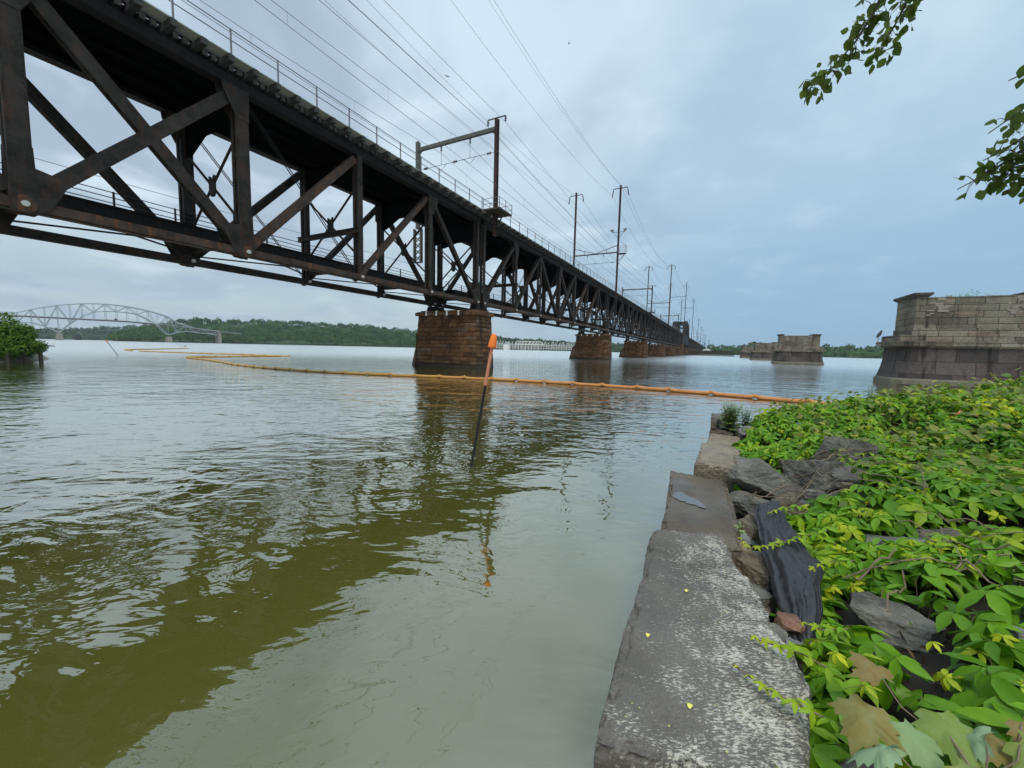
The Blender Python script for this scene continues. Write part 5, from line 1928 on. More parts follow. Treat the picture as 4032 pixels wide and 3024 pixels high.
nx, ny = 70, 80
vs, fs = [], []
for j in range(ny + 1):
    for i in range(nx + 1):
        x = -0.1 + 14 * (i / nx) ** 1.6
        y = -3 + 17.5 * j / ny
        z = ground_z(x, y) + 0.03 * mnoise.noise(Vector((x * 4, y * 4, 0)))
        vs.append((x, y, z))
for j in range(ny):
    for i in range(nx):
        q = j * (nx + 1) + i
        fs.append((q, q + 1, q + nx + 2, q + nx + 1))
mb = MB()
mb.add(vs, fs)
tag(mb.build('ground', 'soil', None, True), kind='structure')


def rock(c, size, mat, label, seed, rz=0.0, facets=9, tilt=0.25):
    rg = random.Random(seed)
    bm = bmesh.new()
    bmesh.ops.create_icosphere(bm, subdivisions=6 if max(size) > 0.35 else 5 if max(size) > 0.14 else 3, radius=1)
    pls = []
    for k in range(facets):
        v = Vector((rg.gauss(0, 1), rg.gauss(0, 1), rg.gauss(0, 1))).normalized()
        pls.append((v, rg.uniform(0.5, 0.78)))
    pls.append((Vector((rg.uniform(-tilt, tilt), rg.uniform(-tilt, tilt), 1)).normalized(), 0.5))
    for v in bm.verts:
        p = v.co
        for nrm_, dd in pls:
            k = p.dot(nrm_) - dd
            if k > 0:
                p -= nrm_ * k
        q = p * 2.3 + Vector((seed, seed * 2, 0))
        p += p.normalized() * (0.07 * mnoise.noise(q) + 0.05 * mnoise.noise(q * 3.3) + 0.025 * mnoise.noise(q * 7) + 0.018 * abs(mnoise.noise(Vector((q.x * 2, q.y * 2, q.z * 14)))) + 0.01 * mnoise.noise(q * 17))
    m_ = Matrix.Rotation(rz, 3, 'Z') @ Matrix.Diagonal(Vector(size))
    for v in bm.verts:
        v.co = m_ @ v.co
    me = bpy.data.meshes.new('rock')
    bm.to_mesh(me)
    bm.free()
    me.materials.append(M[mat])
    o = bpy.data.objects.new('rock', me)
    COL.objects.link(o)
    o.location = c
    return tag(o, label, 'rock', 'rocks of the rubble bank')


ROCKS = [((1.6, 6.7, 0.98), (0.42, 0.36, 0.46), 'rock_grey', 'largest grey slab rock, tilted behind the bare roots', 11, 0.4),
         ((0.58, 5.9, 0.74), (0.46, 0.36, 0.3), 'rock_grey', 'pale green grey rock beside the brown wall block', 12, -0.2),
         ((1.16, 5.95, 0.82), (0.4, 0.4, 0.42), 'rock_grey', 'dark pointed rock between the roots', 13, 0.9),
         ((0.52, 5.5, 0.48), (0.36, 0.26, 0.2), 'rock_grey', 'low flat rock under the pale green grey one', 14, 0.1),
         ((1.72, 5.85, 0.84), (0.5, 0.38, 0.34), 'rock_grey', 'rock at the right end of the bare root patch', 15, 0.5),
         ((0.4, 3.98, 0.42), (0.2, 0.26, 0.2), 'rock_brown', 'rounded brown rock wedged against the wall', 16, 0.3),
         ((0.29, 4.3, 0.46), (0.16, 0.12, 0.12), 'rock_brown', 'small brown rock behind the rounded brown one', 17, 0.2),
         ((0.42, 3.5, 0.42), (0.1, 0.16, 0.12), 'rock_grey', 'small rock in the gap halfway along the largest block', 18, 0.1),
         ((0.58, 3.16, 0.5), (0.1, 0.13, 0.1), 'rock_red', 'reddish brown stone at the foot of the black sheet', 19, 0.6),
         ((0.64, 2.86, 0.46), (0.14, 0.2, 0.12), 'rock_blue', 'blue grey stone in the gap below the reddish one', 20, 0.1),
         ((1.55, 4.3, 0.74), (0.42, 0.25, 0.2), 'rock_blue', 'long slab rock in the middle of the vines', 21, 0.2),
         ((2.05, 4.55, 0.8), (0.5, 0.3, 0.22), 'rock_grey', 'dark flat slab rock right of the long slab', 22, 0.1),
         ((1.15, 3.24, 0.62), (0.3, 0.22, 0.2), 'rock_grey', 'broad grey rock among the vines above the maple leaves', 23, -0.3),
         ((1.56, 2.92, 0.8), (0.2, 0.24, 0.3), 'rock_blue', 'pale rock cut by the right picture edge', 24, 0.2),
         ((0.6, 1.86, 0.6), (0.13, 0.17, 0.2), 'rock_grey', 'grey rock under the maple leaves at the bottom edge', 25, 0.2),
         ((0.7, 9.3, 0.78), (0.2, 0.22, 0.18), 'rock_blue', 'light stone beside the weeds at the wall end', 26, 0.5),
         ((0.88, 5.3, 0.6), (0.3, 0.28, 0.24), 'rock_brown', 'brown stone low in the bare root patch', 27, 0.8),
         ((1.35, 5.25, 0.7), (0.44, 0.3, 0.26), 'rock_grey', 'rock at the front of the bare root patch', 28, -0.4),
         ((0.5, 6.9, 0.62), (0.22, 0.26, 0.16), 'rock_grey', 'rock peeping out under the left fringe of vines', 29, 0.3),
         ((0.42, 4.75, 0.48), (0.13, 0.22, 0.22), 'rock_brown', 'upright stone beside the top of the black sheet', 30, 0.2),
         ((2.3, 10.4, 1.02), (0.5, 0.3, 0.2), 'rock_blue', 'pale flat rock at the far rim of the vines', 33, 0.1)]
for c_, s_, mt, lb, sd, rz in ROCKS:
    rock(c_, s_, mt, lb, sd, rz)
rg = random.Random(61)
kinds = ['rock_grey', 'rock_brown', 'rock_blue', 'rock_grey']
for k in range(34):
    if k < 22:
        x, y = rg.uniform(0.48, 1.7), rg.uniform(5.0, 6.9)
    elif k < 34:
        x, y = 0.36 + rg.uniform(0.0, 0.16), rg.uniform(3.0, 5.0)
    else:
        x, y = rg.uniform(0.7, 2.4), rg.uniform(2.3, 4.8)
    s = rg.uniform(0.05, 0.13)
    o = rock((x, y, ground_z(x, y) + s * rg.uniform(0.3, 1.3)), (s * rg.uniform(0.8, 1.5), s * rg.uniform(0.8, 1.3), s * rg.uniform(0.6, 1.0)), kinds[k % 4], 'small broken stone lying in the gaps between the bigger rocks', 100 + k, rg.uniform(0, 3), 11)
    o['group'] = 'small stones of the rubble bank'

# ------------------------------------------------------------------ black ground sheet draped into the gap
rowsL = [(0.50, 5.02, .66), (0.47, 4.7, .69), (0.47, 4.38, .62), (0.48, 3.88, .58), (0.52, 3.4, .53), (0.54, 3.12, .48), (0.57, 2.97, .42), (0.6, 2.8, .33)]
rowsR = [(0.74, 5.15, .7), (0.71, 4.9, .72), (0.74, 4.6, .7), (0.77, 4.12, .7), (0.84, 3.7, .7), (0.8, 3.45, .64), (0.72, 3.1, .52), (0.67, 2.9, .38)]
nu, nv = 40, 90
vs, fs = [], []
for j in range(nv + 1):
    s = j / nv * (len(rowsL) - 1)
    k = min(int(s), len(rowsL) - 2)
    u = s - k
    a = Vector(rowsL[k]).lerp(Vector(rowsL[k + 1]), u)
    b = Vector(rowsR[k]).lerp(Vector(rowsR[k + 1]), u)
    for i in range(nu + 1):
        q = i / nu
        p = a.lerp(b, q + (0.09 * mnoise.noise(Vector((j * 0.09, 5, 1))) + 0.05 * mnoise.noise(Vector((j * 0.3, 2, 8)))) * (q if q > 0.5 else -(1 - q) * 0.7))
        f1 = 1.6 * (0.5 - abs(mnoise.noise(Vector((q * 5.5 + 0.012 * j, j * 0.018, 7))))* 2.4) + 0.7 * mnoise.noise(Vector((q * 11, j * 0.07, 2)))
        p.z += 0.012 * (1 - 2.2 * abs(mnoise.noise(Vector((p.x * 15, p.y * 11, 9))))) + 0.006 * mnoise.noise(Vector((p.x * 34, p.y * 30, 4))) + 0.012 * f1 * (0.4 + 0.6 * math.sin(j / nv * math.pi)) + 0.03 * math.sin(q * math.pi) + 0.03 * mnoise.noise(Vector((p.x * 6, p.y * 3, 4)))
        p.x += 0.012 * mnoise.noise(Vector((p.x * 9, p.y * 5, 1)))
        vs.append(tuple(p))
for j in range(nv):
    for i in range(nu):
        q = j * (nu + 1) + i
        fs.append((q, q + 1, q + nu + 2, q + nu + 1))
mb = MB((0.7, 4, 0.5))
mb.add(vs, fs)
o = mb.build('ground_sheet', 'fabric', None, True, loc=(0.7, 4, 0.5))
sol = o.modifiers.new('thickness', 'SOLIDIFY')
sol.thickness = 0.004
tag(o, 'black plastic ground sheet draped between the wall and the vines', 'plastic sheet')


# ------------------------------------------------------------------ vine cover (Virginia creeper)
rng = np.random.default_rng(77)
LY = [-1, 1.2, 1.8, 2.2, 2.5, 2.8, 3.1, 3.5, 3.9, 4.4, 4.8, 5.2, 5.6, 6.3, 6.9, 7.6, 8.4, 9.0, 9.6, 10.2, 12]
LX = [.6, .45, .36, .33, .42, .5, .6, .66, .64, .64, .72, 1.4, 1.6, 1.5, .36, .36, .5, .75, .8, .75, .7]
HOLES = [((1.75, 6.8), (0.5, 0.42)), ((1.55, 4.25), (0.42, 0.2)), ((2.1, 4.5), (0.42, 0.2)), ((1.13, 3.15), (0.3, 0.15)), ((1.58, 2.9), (0.16, 0.2)), ((0.55, 1.85), (0.1, 0.16)),
         ((1.2, 6.4), (0.4, 0.3)), ((0.72, 9.3), (0.2, 0.2)), ((2.9, 9.2), (0.3, 0.14))]


def covered(x, y):
    if y > 10.9 + 0.12 * x:
        return 0.0
    lx = np.interp(y, LY, LX)
    if 5.2 < y < 6.75 and 0.2 < x < 0.5 and y > 6.1:
        return 0.7
    if x < lx + 0.1 * math.sin(y * 9):
        return 0.0
    f = 1.0
    for (cx, cy), (rx, ry) in HOLES:
        q = ((x - cx) / rx) ** 2 + ((y - cy) / ry) ** 2
        if q < 1:
            f *= 0.06 + 0.3 * q * q
    return f


def vine_top(x, y):
    """height of the leaf canopy over the ground, in mounds"""
    b = 0.21 + 0.16 * mnoise.noise(Vector((x * 0.9, y * 0.9, 3))) + 0.09 * mnoise.noise(Vector((x * 2.3, y * 2.3, 8)))
    if x > 3:
        b += min(0.3, (x - 3) * 0.1)
    if y > 8.0 and x > 0.5:
        b += 0.24 * min(1, (y - 8.0) / 1.2) * min(1, (x - 0.5) / 0.5)
    return max(0.05, b)


lv, lf = leaflet(0.24, 0.215, 0.055)
PP, RR, SS, TT = [], [], [], []
stems = MB()
n_target, tries, made = 9500, 0, 0
while made < n_target and tries < 200000:
    tries += 1
    y = 0.9 + 10.6 * rng.uniform() ** 1.0
    xmax = 0.6 + 0.56 * y + 1.2
    x = 0.1 + (xmax - 0.1) * rng.uniform()
    if rng.uniform() > covered(x, y):
        continue
    if mnoise.noise(Vector((x * 2.4, y * 2.4, 20))) < -0.12 and rng.uniform() < 0.72:
        continue
    if y < 3.6 and rng.uniform() < 0.55:
        continue
    made += 1
    ht = vine_top(x, y)
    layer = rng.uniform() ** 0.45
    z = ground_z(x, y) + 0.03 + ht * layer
    gx = (vine_top(x + .1, y) + ground_z(x + .1, y) - vine_top(x - .1, y) - ground_z(x - .1, y)) / .2
    gy = (vine_top(x, y + .1) + ground_z(x, y + .1) - vine_top(x, y - .1) - ground_z(x, y - .1)) / .2
    N = np.array([-gx, -gy, 1.0]) + rng.normal(0, 0.33, 3)
    N /= np.linalg.norm(N)
    young = rng.uniform() < 0.2
    size = (rng.uniform(0.035, 0.065) if young else rng.uniform(0.085, 0.155)) * (1.45 if y < 3.4 else 1.4 if y < 5 else 1.25)
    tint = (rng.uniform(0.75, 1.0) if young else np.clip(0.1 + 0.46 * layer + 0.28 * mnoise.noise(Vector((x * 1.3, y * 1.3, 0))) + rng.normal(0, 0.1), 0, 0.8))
    if x > 3.5 and y > 6 and rng.uniform() < 0.3:
        tint = min(1, tint + 0.3)
    a0 = rng.uniform(0, 2 * math.pi)
    h0 = rng.normal(size=3)
    Y = h0 - N * h0.dot(N)
    Y /= np.linalg.norm(Y)
    X = np.cross(Y, N)
    k5 = 5 if rng.uniform() > 0.15 else 3
    for k in range(k5):
        a = (k - (k5 - 1) / 2) * math.radians(66 if k5 == 5 else 75) + rng.normal(0, 0.08)
        hd = Y * math.cos(a) + X * math.sin(a)
        hd = hd - N * rng.uniform(0.08, 0.75)
        hd /= np.linalg.norm(hd)
        nn = N - hd * N.dot(hd)
        nn /= np.linalg.norm(nn)
        xx = np.cross(hd, nn)
        RR.append(np.stack([xx, hd, nn], axis=1))
        PP.append((x + hd[0] * 0.004, y + hd[1] * 0.004, z))
        SS.append(size * (1.0 if abs(a) < 0.7 else 0.86 if abs(a) < 1.6 else 0.7) * rng.uniform(0.9, 1.1))
        TT.append(np.clip(tint + rng.normal(0, 0.04), 0, 1))
    if rng.uniform() < 0.5:
        stems.tube([(x, y, z), (x + rng.normal(0, .03), y + rng.normal(0, .03), z - 0.06), (x + rng.normal(0, .06), y + rng.normal(0, .06), ground_z(x, y))], 0.0022, 4, False)
# trailing shoots over block, sheet and rim
SHOOTS = [[(0.62, 1.95, .82), (0.45, 1.98, .83), (0.3, 2.06, .80), (0.17, 2.18, .775)], [(0.6, 1.55, .82), (0.48, 1.58, .82), (0.36, 1.62, .79), (0.3, 1.7, .775)],
          [(0.62, 2.3, .82), (0.48, 2.34, .84), (0.36, 2.4, .8), (0.27, 2.45, .775)], [(0.95, 4.15, .85), (0.75, 4.1, .76), (0.55, 4.0, .68), (0.36, 3.95, .62), (0.3, 4.1, .65)],
          [(1.0, 3.6, .86), (0.85, 3.62, .8), (0.74, 3.6, .7)], [(0.78, 2.8, .78), (0.66, 2.78, .74), (0.56, 2.9, .68)], [(0.85, 4.7, .85), (0.7, 4.75, .78), (0.56, 4.6, .74)],
          [(2.2, 10.6, 1.3), (2.3, 10.9, 1.45), (2.45, 11.0, 1.62)], [(3.6, 10.8, 1.5), (3.9, 11.0, 1.75), (4.2, 11.1, 1.85)], [(4.6, 10.6, 1.7), (4.8, 10.8, 1.95), (4.7, 10.9, 2.1)], [(1.2, 10.6, 1.05), (1.35, 10.8, 1.2), (1.5, 10.9, 1.28)],
          [(3.0, 10.5, 1.4), (3.1, 10.7, 1.62), (3.3, 10.8, 1.7)], [(5.3, 10.0, 1.75), (5.5, 10.2, 2.0), (5.4, 10.3, 2.15)]]
for sh in SHOOTS:
    stems.tube(sh, 0.0035, 5, False)
    pts = [Vector(p) for p in sh]
    cnt = max(4, int(sum((b - a).length for a, b in zip(pts[:-1], pts[1:])) / 0.06))
    for q in range(cnt):
        u = (q + 0.5) / cnt * (len(pts) - 1)
        k = min(int(u), len(pts) - 2)
        p = pts[k].lerp(pts[k + 1], u - k)
        big = 1 - u / (len(pts) - 1)
        N = np.array([rng.normal(0, .4), rng.normal(0, .4), 1.0])
        N /= np.linalg.norm(N)
        h0 = rng.normal(size=3)
        Y = h0 - N * h0.dot(N)
        Y /= np.linalg.norm(Y)
        X = np.cross(Y, N)
        for kk in range(5):
            a = (kk - 2) * 1.15
            hd = Y * math.cos(a) + X * math.sin(a) - N * 0.25
            hd /= np.linalg.norm(hd)
            nn = N - hd * N.dot(hd)
            nn /= np.linalg.norm(nn)
            RR.append(np.stack([np.cross(hd, nn), hd, nn], axis=1))
            PP.append((p.x, p.y, p.z + 0.012))
            SS.append((0.028 + 0.06 * big) * rng.uniform(0.8, 1.1))
            TT.append(np.clip(0.95 - 0.4 * big + rng.normal(0, 0.05), 0, 1))
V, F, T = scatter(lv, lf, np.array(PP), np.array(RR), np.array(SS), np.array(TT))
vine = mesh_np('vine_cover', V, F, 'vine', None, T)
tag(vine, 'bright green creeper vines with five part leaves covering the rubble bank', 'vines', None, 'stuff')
# a second, broad leaved creeper mixed in towards the far right
ov, of = leaflet(0.18, 0.36, 0.05)
P, N, S, T = [], [], [], []
while len(P) < 2600:
    y = rng.uniform(3.5, 11.4)
    x = rng.uniform(1.2, 0.6 + 0.56 * y + 1.2)
    if rng.uniform() > covered(x, y) * min(1, max(0.08, (x + y - 6) / 6)):
        continue
    P.append((x, y, ground_z(x, y) + 0.06 + vine_top(x, y) * rng.uniform(0.5, 1.25)))
    N.append(rng.normal(0, 0.5, 3) + (0, -0.2, 1))
    S.append(rng.uniform(0.06, 0.14))
    T.append(np.clip(rng.normal(0.55, 0.25), 0, 1))
M['ovate'] = leaf_mat('olive_creeper_leaf', (0.06, 0.12, 0.02), (0.16, 0.22, 0.035), (0.36, 0.34, 0.06), 0.5, 0.3, 0.3)
V, F, T = scatter(ov, of, np.array(P), frames(np.array(N), rng), np.array(S), np.array(T))
tag(mesh_np('broad_leaf_cover', V, F, 'ovate', None, T), 'olive and yellowish broad leaves mixed into the vines towards the far right', 'ground cover', None, 'stuff')
# bare woody runners over the rocks
rg = random.Random(9)
for k in range(46):
    if k < 30:
        x, y = rg.uniform(0.5, 1.9), rg.uniform(5.1, 6.6)
    else:
        x, y = rg.uniform(0.9, 2.2), rg.uniform(3.4, 4.9)
    a = rg.uniform(0, math.pi * 2)
    L = rg.uniform(0.3, 0.9)
    p = []
    for i in range(7):
        u = i / 6
        xx = x + math.cos(a) * L * (u - .5) + 0.05 * mnoise.noise(Vector((k, u * 4, 0)))
        yy = y + math.sin(a) * L * (u - .5) + 0.05 * mnoise.noise(Vector((k + 50, u * 4, 0)))
        p.append((xx, yy, ground_z(xx, yy) + 0.16 + 0.12 * mnoise.noise(Vector((k + 9, u * 2.5, 5))) + (0.1 if k < 30 else 0.06)))
    stems.tube(p, rg.uniform(0.003, 0.007), 5, False)
tag(stems.build('vine_runners', 'stem'), 'bare brown vine runners trailing across the rocks', 'vine runners', None, 'stuff')
# dead leaf litter between the rocks
n = 2200
P = np.stack([rng.uniform(0.42, 3.2, n), rng.uniform(1.5, 7.4, n), np.zeros(n)], 1)
P[:, 2] = [ground_z(a, b) + 0.04 for a, b, c in P]
V, F, T = scatter(lv, lf, P, frames(rng.normal(0, 0.5, (n, 3)) + (0, 0, 1), rng), rng.uniform(0.03, 0.08, n), rng.uniform(0, 1, n))
M['litter'] = leaf_mat('dead_leaf', (0.03, 0.018, 0.01), (0.07, 0.035, 0.018), (0.16, 0.1, 0.05), 0.8, 0.1, 0.2)
tag(mesh_np('leaf_litter', V, F, 'litter', None, T), 'dead brown leaves lying between the rocks', 'leaf litter', None, 'stuff')

# ------------------------------------------------------------------ weeds at the wall end
def weed(name, c, label, n_stem, hgt, spread, leaf, seed, tint0, cat='weed'):
    rg_ = np.random.default_rng(seed)
    t_ = thing(name, c, label, cat)
    mb = MB()
    P, N, H, S, T = [], [], [], [], []
    for k in range(n_stem):
        a = rg_.uniform(0, 6.28)
        r0, r1 = spread * 0.3 * rg_.uniform(), spread * rg_.uniform()
        h = hgt * rg_.uniform(0.5, 1.0)
        p0, p1, p2 = Vector((r0 * math.cos(a), r0 * math.sin(a), -0.06)), Vector((r1 * .6 * math.cos(a), r1 * .6 * math.sin(a), h * .5)), Vector((r1 * math.cos(a), r1 * math.sin(a), h))
        mb.tube([p0, p1, p2], [0.004, 0.003, 0.0015], 4, False)
        m = int(h / 0.022)
        for i in range(m):
            u = (i + 1) / m
            p = p0.lerp(p1, u * 2) if u < .5 else p1.lerp(p2, u * 2 - 1)
            b = i * 2.4 + rg_.uniform(0, .5)
            hd = np.array([math.cos(b), math.sin(b), 0.35])
            P.append(tuple(p)); H.append(hd); N.append((-math.cos(b) * .35, -math.sin(b) * .35, 1)); S.append(leaf * (1.15 - 0.75 * u) * rg_.uniform(.8, 1.2)); T.append(np.clip(tint0 + .3 * u + rg_.normal(0, .08), 0, 1))
    mb.build('stem', 'stem', t_)
    wv, wf = leaflet(0.25, 0.24, 0.03)
    V, F, Tn = scatter(wv, wf, np.array(P), frames(np.array(N, float), rg_, np.array(H)), np.array(S), np.array(T))
    mesh_np('foliage', V, F, 'weed', t_, Tn)
    return t_


weed('tall_weed', (0.36, 9.5, 0.72), 'bushy grey green weed growing on the last wall block', 40, 0.66, 0.24, 0.16, 41, 0.6)
weed('tall_weed', (0.66, 9.75, 0.74), 'thinner brownish weed beside the bushy one at the wall end', 16, 0.55, 0.2, 0.12, 42, 0.35)
weed('tall_weed', (3.05, 11.0, 1.0), 'feathery weed standing at the far rim of the vines', 18, 0.8, 0.2, 0.1, 43, 0.4)
weed('tall_weed', (0.3, 4.32, 0.6), 'tiny light green seedling at the joint of the brown block', 4, 0.09, 0.05, 0.07, 44, 0.9)

# ------------------------------------------------------------------ maple sapling at the camera's feet
OUT = [(0.06, 0.0), (0.2, -0.1), (0.33, -0.06), (0.3, 0.05), (0.5, 0.13), (0.44, 0.2), (0.62, 0.34), (0.46, 0.36), (0.42, 0.46), (0.26, 0.42), (0.3, 0.56), (0.22, 0.6), (0.25, 0.76), (0.12, 0.74), (0.0, 1.0)]
outl = OUT + [(-x, y) for x, y in reversed(OUT[:-1])]
mv, mf = [(0, 0.22, 0.02)], []
no = len(outl)
for fr in (0.35, 0.7, 1.0):
    for x, y in outl:
        x, y = x * fr, 0.22 + (y - 0.22) * fr
        ang = math.atan2(x, y - 0.1)
        r2 = x * x * 1.3 + (y - 0.25) ** 2 * 0.75
        mv.append((x, y, -0.6 * r2 + 0.05 * fr * math.cos(ang * 5)))
for k in range(no):
    mf += [(0, 1 + k, 1 + (k + 1) % no)]
    for rr in (0, 1):
        a, b = 1 + rr * no + k, 1 + rr * no + (k + 1) % no
        mf += [(a, a + no, b + no), (a, b + no, b)]
mv, mf = np.array(mv), np.array(mf)
t_ = thing('maple_sapling', (0.95, 1.35, 0.6), 'maple sapling with lobed green, silvery and russet leaves at the bottom right corner', 'sapling')
rng = np.random.default_rng(101)
LEAVES = [((0.72, 2.12, 0.98), 0.16, 0.95, -0.5, (0, -.2, .9)), ((0.62, 1.93, 0.98), 0.2, 0.85, -2.6, (-.3, -.4, .8)), ((0.72, 1.93, 0.95), 0.2, 0.25, 2.6, (0.1, -.2, .9)), ((0.86, 2.03, 0.97), 0.21, 0.55, 2.9, (-.1, -.3, .9)),
          ((0.99, 2.02, 0.96), 0.17, 0.9, 2.4, (.3, -.2, .9)), ((0.95, 1.95, 0.99), 0.16, 0.02, -1.0, (-.6, .1, .5)), ((0.64, 1.76, 0.97), 0.17, 0.0, -1.4, (-.5, .3, .7)), ((0.8, 1.75, 1.0), 0.18, 0.65, 2.3, (0, -.2, .9)),
          ((0.93, 1.66, 1.0), 0.22, 0.85, -2.9, (-.1, -.3, .9)), ((0.98, 1.58, 0.98), 0.16, 0.05, -1.5, (-.4, .4, .7)), ((1.08, 1.72, 1.0), 0.2, 0.75, 2.7, (.2, -.2, .9)), ((1.05, 1.98, 1.0), 0.2, 0.6, 2.2, (.1, -.4, .8)),
          ((1.15, 1.88, 0.98), 0.2, 0.3, 1.5, (.3, 0, .9)), ((1.1, 1.52, 1.0), 0.2, 0.45, 2.9, (0, -.2, .9)), ((0.9, 1.5, 0.96), 0.19, 0.6, -2.5, (-.2, -.2, .9)), ((0.75, 1.6, 0.9), 0.18, 0.5, 2.9, (-.2, -.2, .9)),
          ((1.12, 2.12, 0.98), 0.15, 0.93, 2.5, (.2, -.4, .7)), ((0.82, 1.42, 0.93), 0.17, 0.4, -2.2, (-.3, 0, .9)), ((1.0, 1.42, 0.95), 0.18, 0.55, 3.1, (0, -.1, 1)), ((1.2, 1.66, 0.96), 0.18, 0.5, 2.0, (.3, -.1, .9)),
          ((1.2, 2.05, 0.95), 0.19, 0.55, 2.7, (.1, -.3, .9)), ((1.28, 1.95, 1.0), 0.2, 0.4, 2.2, (.2, -.3, .9)), ((1.05, 1.8, 0.92), 0.2, 0.45, 2.9, (0, -.3, .9)), ((1.22, 1.45, 1.0), 0.2, 0.7, 2.8, (.1, -.3, .9)), ((1.02, 1.3, 0.97), 0.2, 0.4, 3.0, (0, -.1, .9)), ((0.66, 1.55, 0.86), 0.16, 0.5, -2.6, (-.2, -.3, .9)), ((0.6, 1.66, 0.86), 0.15, 0.45, 2.2, (-.1, -.3, .9)), ((0.86, 1.62, 0.9), 0.19, 0.5, 2.6, (0, -.3, .9)), ((1.3, 1.78, 0.98), 0.2, 0.5, 2.4, (.2, -.2, .9))]
mb = MB((0.95, 1.35, 0.6))
mb.tube([(0.95, 1.3, 0.4), (0.93, 1.5, 0.72), (0.9, 1.75, 0.9), (0.86, 2.0, 0.95)], [0.012, 0.01, 0.006, 0.004], 6)
P, N, H, S, T = [], [], [], [], []
for p, s, tn, hd, nv_ in LEAVES:
    P.append(np.array(p) - (0.95, 1.35, 0.6)); S.append(s * 1.0); T.append(tn); N.append(nv_)
    H.append((math.sin(hd), math.cos(hd), -0.25))
    mb.tube([p, (p[0] * .8 + .18, p[1] * .8 + .34, p[2] - .04), (0.91, min(2.0, max(1.45, p[1] - .1)), 0.86)], 0.0028, 4, False)
mb.build('stem', 'stem', t_)
for i in range(len(P)):
    V, F, Tn = scatter(mv, mf, np.array([P[i]]), frames(np.array([N[i]], float), rng, np.array([H[i]])), np.array([S[i]]), np.array([T[i]]))
    mesh_np('leaf', V, F, 'maple', t_, Tn, True)

# ------------------------------------------------------------------ tree at the right whose twigs hang into the view
t_ = thing('birch_tree', (4.6, 2.2, 0.9), 'birch tree whose leafy twigs hang into the top right corner', 'tree')
o_ = (4.6, 2.2, 0.9)
mb = MB(o_)
mb.tube([(4.6, 2.2, 0.6), (4.62, 2.25, 2.5), (4.5, 2.35, 4.5), (4.3, 2.5, 6.5), (4.2, 2.6, 8.6)], [0.2, 0.17, 0.14, 0.1, 0.04], 10)
tr = mb.build('trunk', 'bark', t_, True)
def azel(a, e, d):
    a, e = math.radians(a), math.radians(e)
    return Vector((d * math.sin(a) * math.cos(e), d * math.cos(a) * math.cos(e), EYE + d * math.sin(e)))
D1 = 4.2
TW = [[(4.3, 2.5, 6.3), (2.6, 3.2, 6.6), azel(14.6, 36, D1), azel(12.7, 32.2, D1), azel(11.3, 30.3, D1), azel(9.4, 28.7, D1), azel(7.3, 27.5, D1)],
      [(2.6, 3.2, 6.6), azel(17.3, 36, D1 + .2), azel(15.4, 32.5, D1 + .2), azel(14.2, 30.3, D1 + .2), azel(13.0, 28.5, D1 + .2)],
      [(4.5, 2.35, 4.6), (3.4, 3.3, 4.2), azel(26, 22, D1 - .1), azel(24.0, 20.8, D1 - .1), azel(22.5, 20.5, D1 - .1), azel(21.4, 19.8, D1 - .1)],
      [(4.55, 2.3, 4.0), (3.2, 3.2, 3.6), azel(26, 18.6, D1), azel(23.6, 17.9, D1), azel(22.2, 16.9, D1), azel(20.9, 16.2, D1), azel(19.9, 15.7, D1)],
      [(3.4, 3.3, 4.2), azel(26, 24.5, D1), azel(23.8, 23.7, D1), azel(22.2, 23.4, D1)],
      [(3.2, 3.2, 3.6), azel(26, 16, D1), azel(24, 15.3, D1), azel(22.9, 14.7, D1)],
      [(3.4, 3.3, 4.2), azel(26.5, 20.5, D1), azel(24.2, 19.2, D1), azel(22.6, 18.3, D1), azel(21.3, 17.7, D1)],
      [(3.2, 3.2, 3.6), azel(26.5, 17.4, D1), azel(24.5, 16.9, D1), azel(23.2, 16.3, D1), azel(22.3, 15.4, D1)], [(3.4, 3.3, 4.2), azel(26.5, 22.2, D1), azel(24.6, 21.9, D1), azel(23.4, 21.6, D1)],
      [(4.3, 2.5, 6.3), (5.2, 3.6, 7.2), (5.6, 4.6, 6.8)], [(4.2, 2.6, 7.5), (3.2, 1.8, 8.6), (2.6, 1.2, 8.2)], [(4.25, 2.55, 7.0), (5.6, 1.6, 7.8), (6.2, 1.2, 7.2)], [(4.2, 2.6, 8.4), (4.3, 3.4, 9.4), (4.4, 4.2, 9.3)]]
bv, bf = leaflet(0.2, 0.38, 0.05)
rng = np.random.default_rng(55)
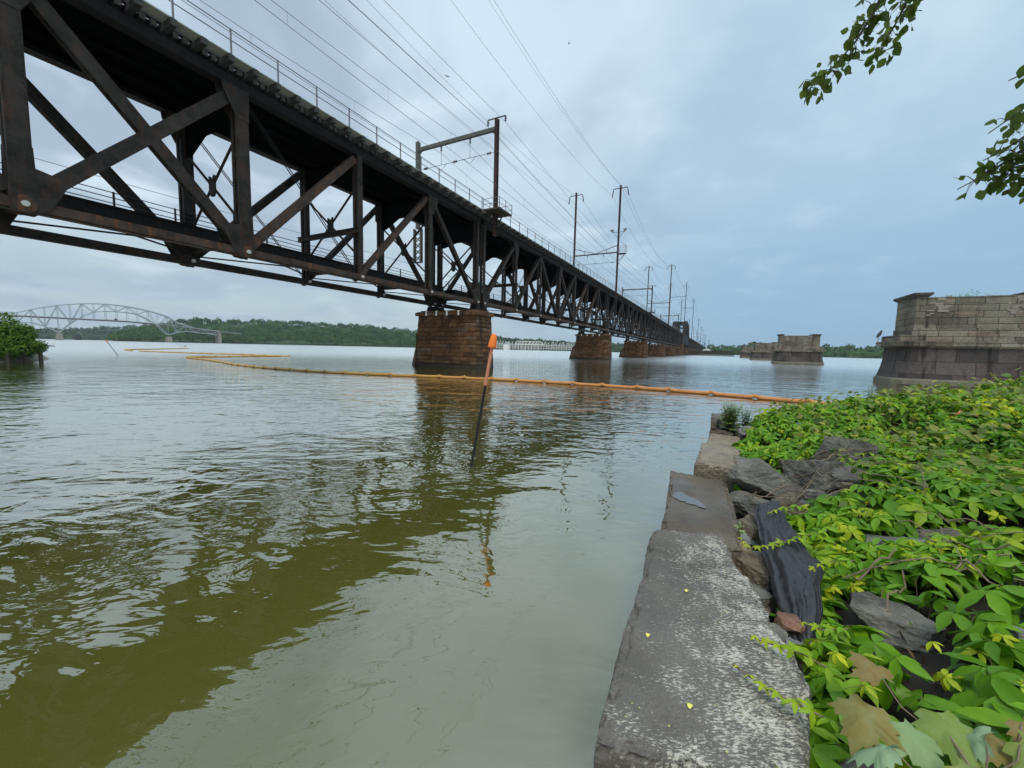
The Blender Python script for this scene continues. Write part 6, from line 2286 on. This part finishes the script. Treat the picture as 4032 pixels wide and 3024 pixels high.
for i, tw in enumerate(TW):
    pts = [Vector(p) for p in tw]
    mb = MB(o_)
    m = len(pts)
    mb.tube(pts, [0.035 * (1 - k / (m - 1)) ** 2.2 + 0.003 for k in range(m)], 6)
    br = mb.build('branch', 'bark', t_)
    tw_ = MB(o_)
    P, N, H, S, T = [], [], [], [], []
    lens = [(b - a).length for a, b in zip(pts[:-1], pts[1:])]
    start = 1 if m > 4 else 0
    tot = sum(lens[start:])
    cnt = int(tot * (240 if i < 1 else 170 if i < 2 else 150) if i < 9 else 110)
    for q in range(cnt):
        s = tot * (1.0 if i < 2 else 0.97) * (q + rng.uniform()) / cnt
        k = start
        while k < m - 2 and s > lens[k]:
            s -= lens[k]; k += 1
        p = pts[k].lerp(pts[k + 1], min(1, s / lens[k]))
        taper = 1 - 0.6 * ((k + s / lens[k]) / (m - 1))
        off = np.clip(rng.normal(0, 1, 3), -1.6, 1.6) * np.array([0.046, 0.046, 0.046]) * (0.45 + taper) * (1.0 if i < 9 else 4)
        off[2] -= 0.012
        if q % 2 == 0 and i < 9:
            e_ = p + Vector(off)
            tw_.tube([p, p.lerp(e_, 0.5) + Vector((0, 0, 0.012)), e_], [0.003, 0.0022, 0.0012], 4, False)
        P.append(np.array(p) + off - np.array(o_))
        H.append((rng.normal(0, .5), rng.normal(0, .5), -1.0))
        N.append(rng.normal(0, 1, 3))
        S.append(rng.uniform(0.042, 0.075) if i < 9 else 0.09)
        T.append(rng.uniform(0, 0.8))
    V, F, Tn = scatter(bv, bf, np.array(P), frames(np.array(N), rng, np.array(H)), np.array(S), np.array(T))
    mesh_np('foliage', V, F, 'birch', br, Tn)
    if tw_.v:
        tw_.build('twig', 'bark', br)

# ------------------------------------------------------------------ haze over the river
m, t = material('river_haze')
vol = t.n('ShaderNodeVolumePrincipled', {'Color': (0.82, 0.9, 1.0, 1), 'Density': 0.00009, 'Anisotropy': 0.2})
out = t.n('ShaderNodeOutputMaterial')
t.t.links.new(vol.outputs[0], out.inputs['Volume'])
M['haze'] = m
mb = MB()
mb.box(-3400, 3400, -3400, 3400, -4.0, 90.0)
tag(mb.build('haze', 'haze'), kind='stuff')
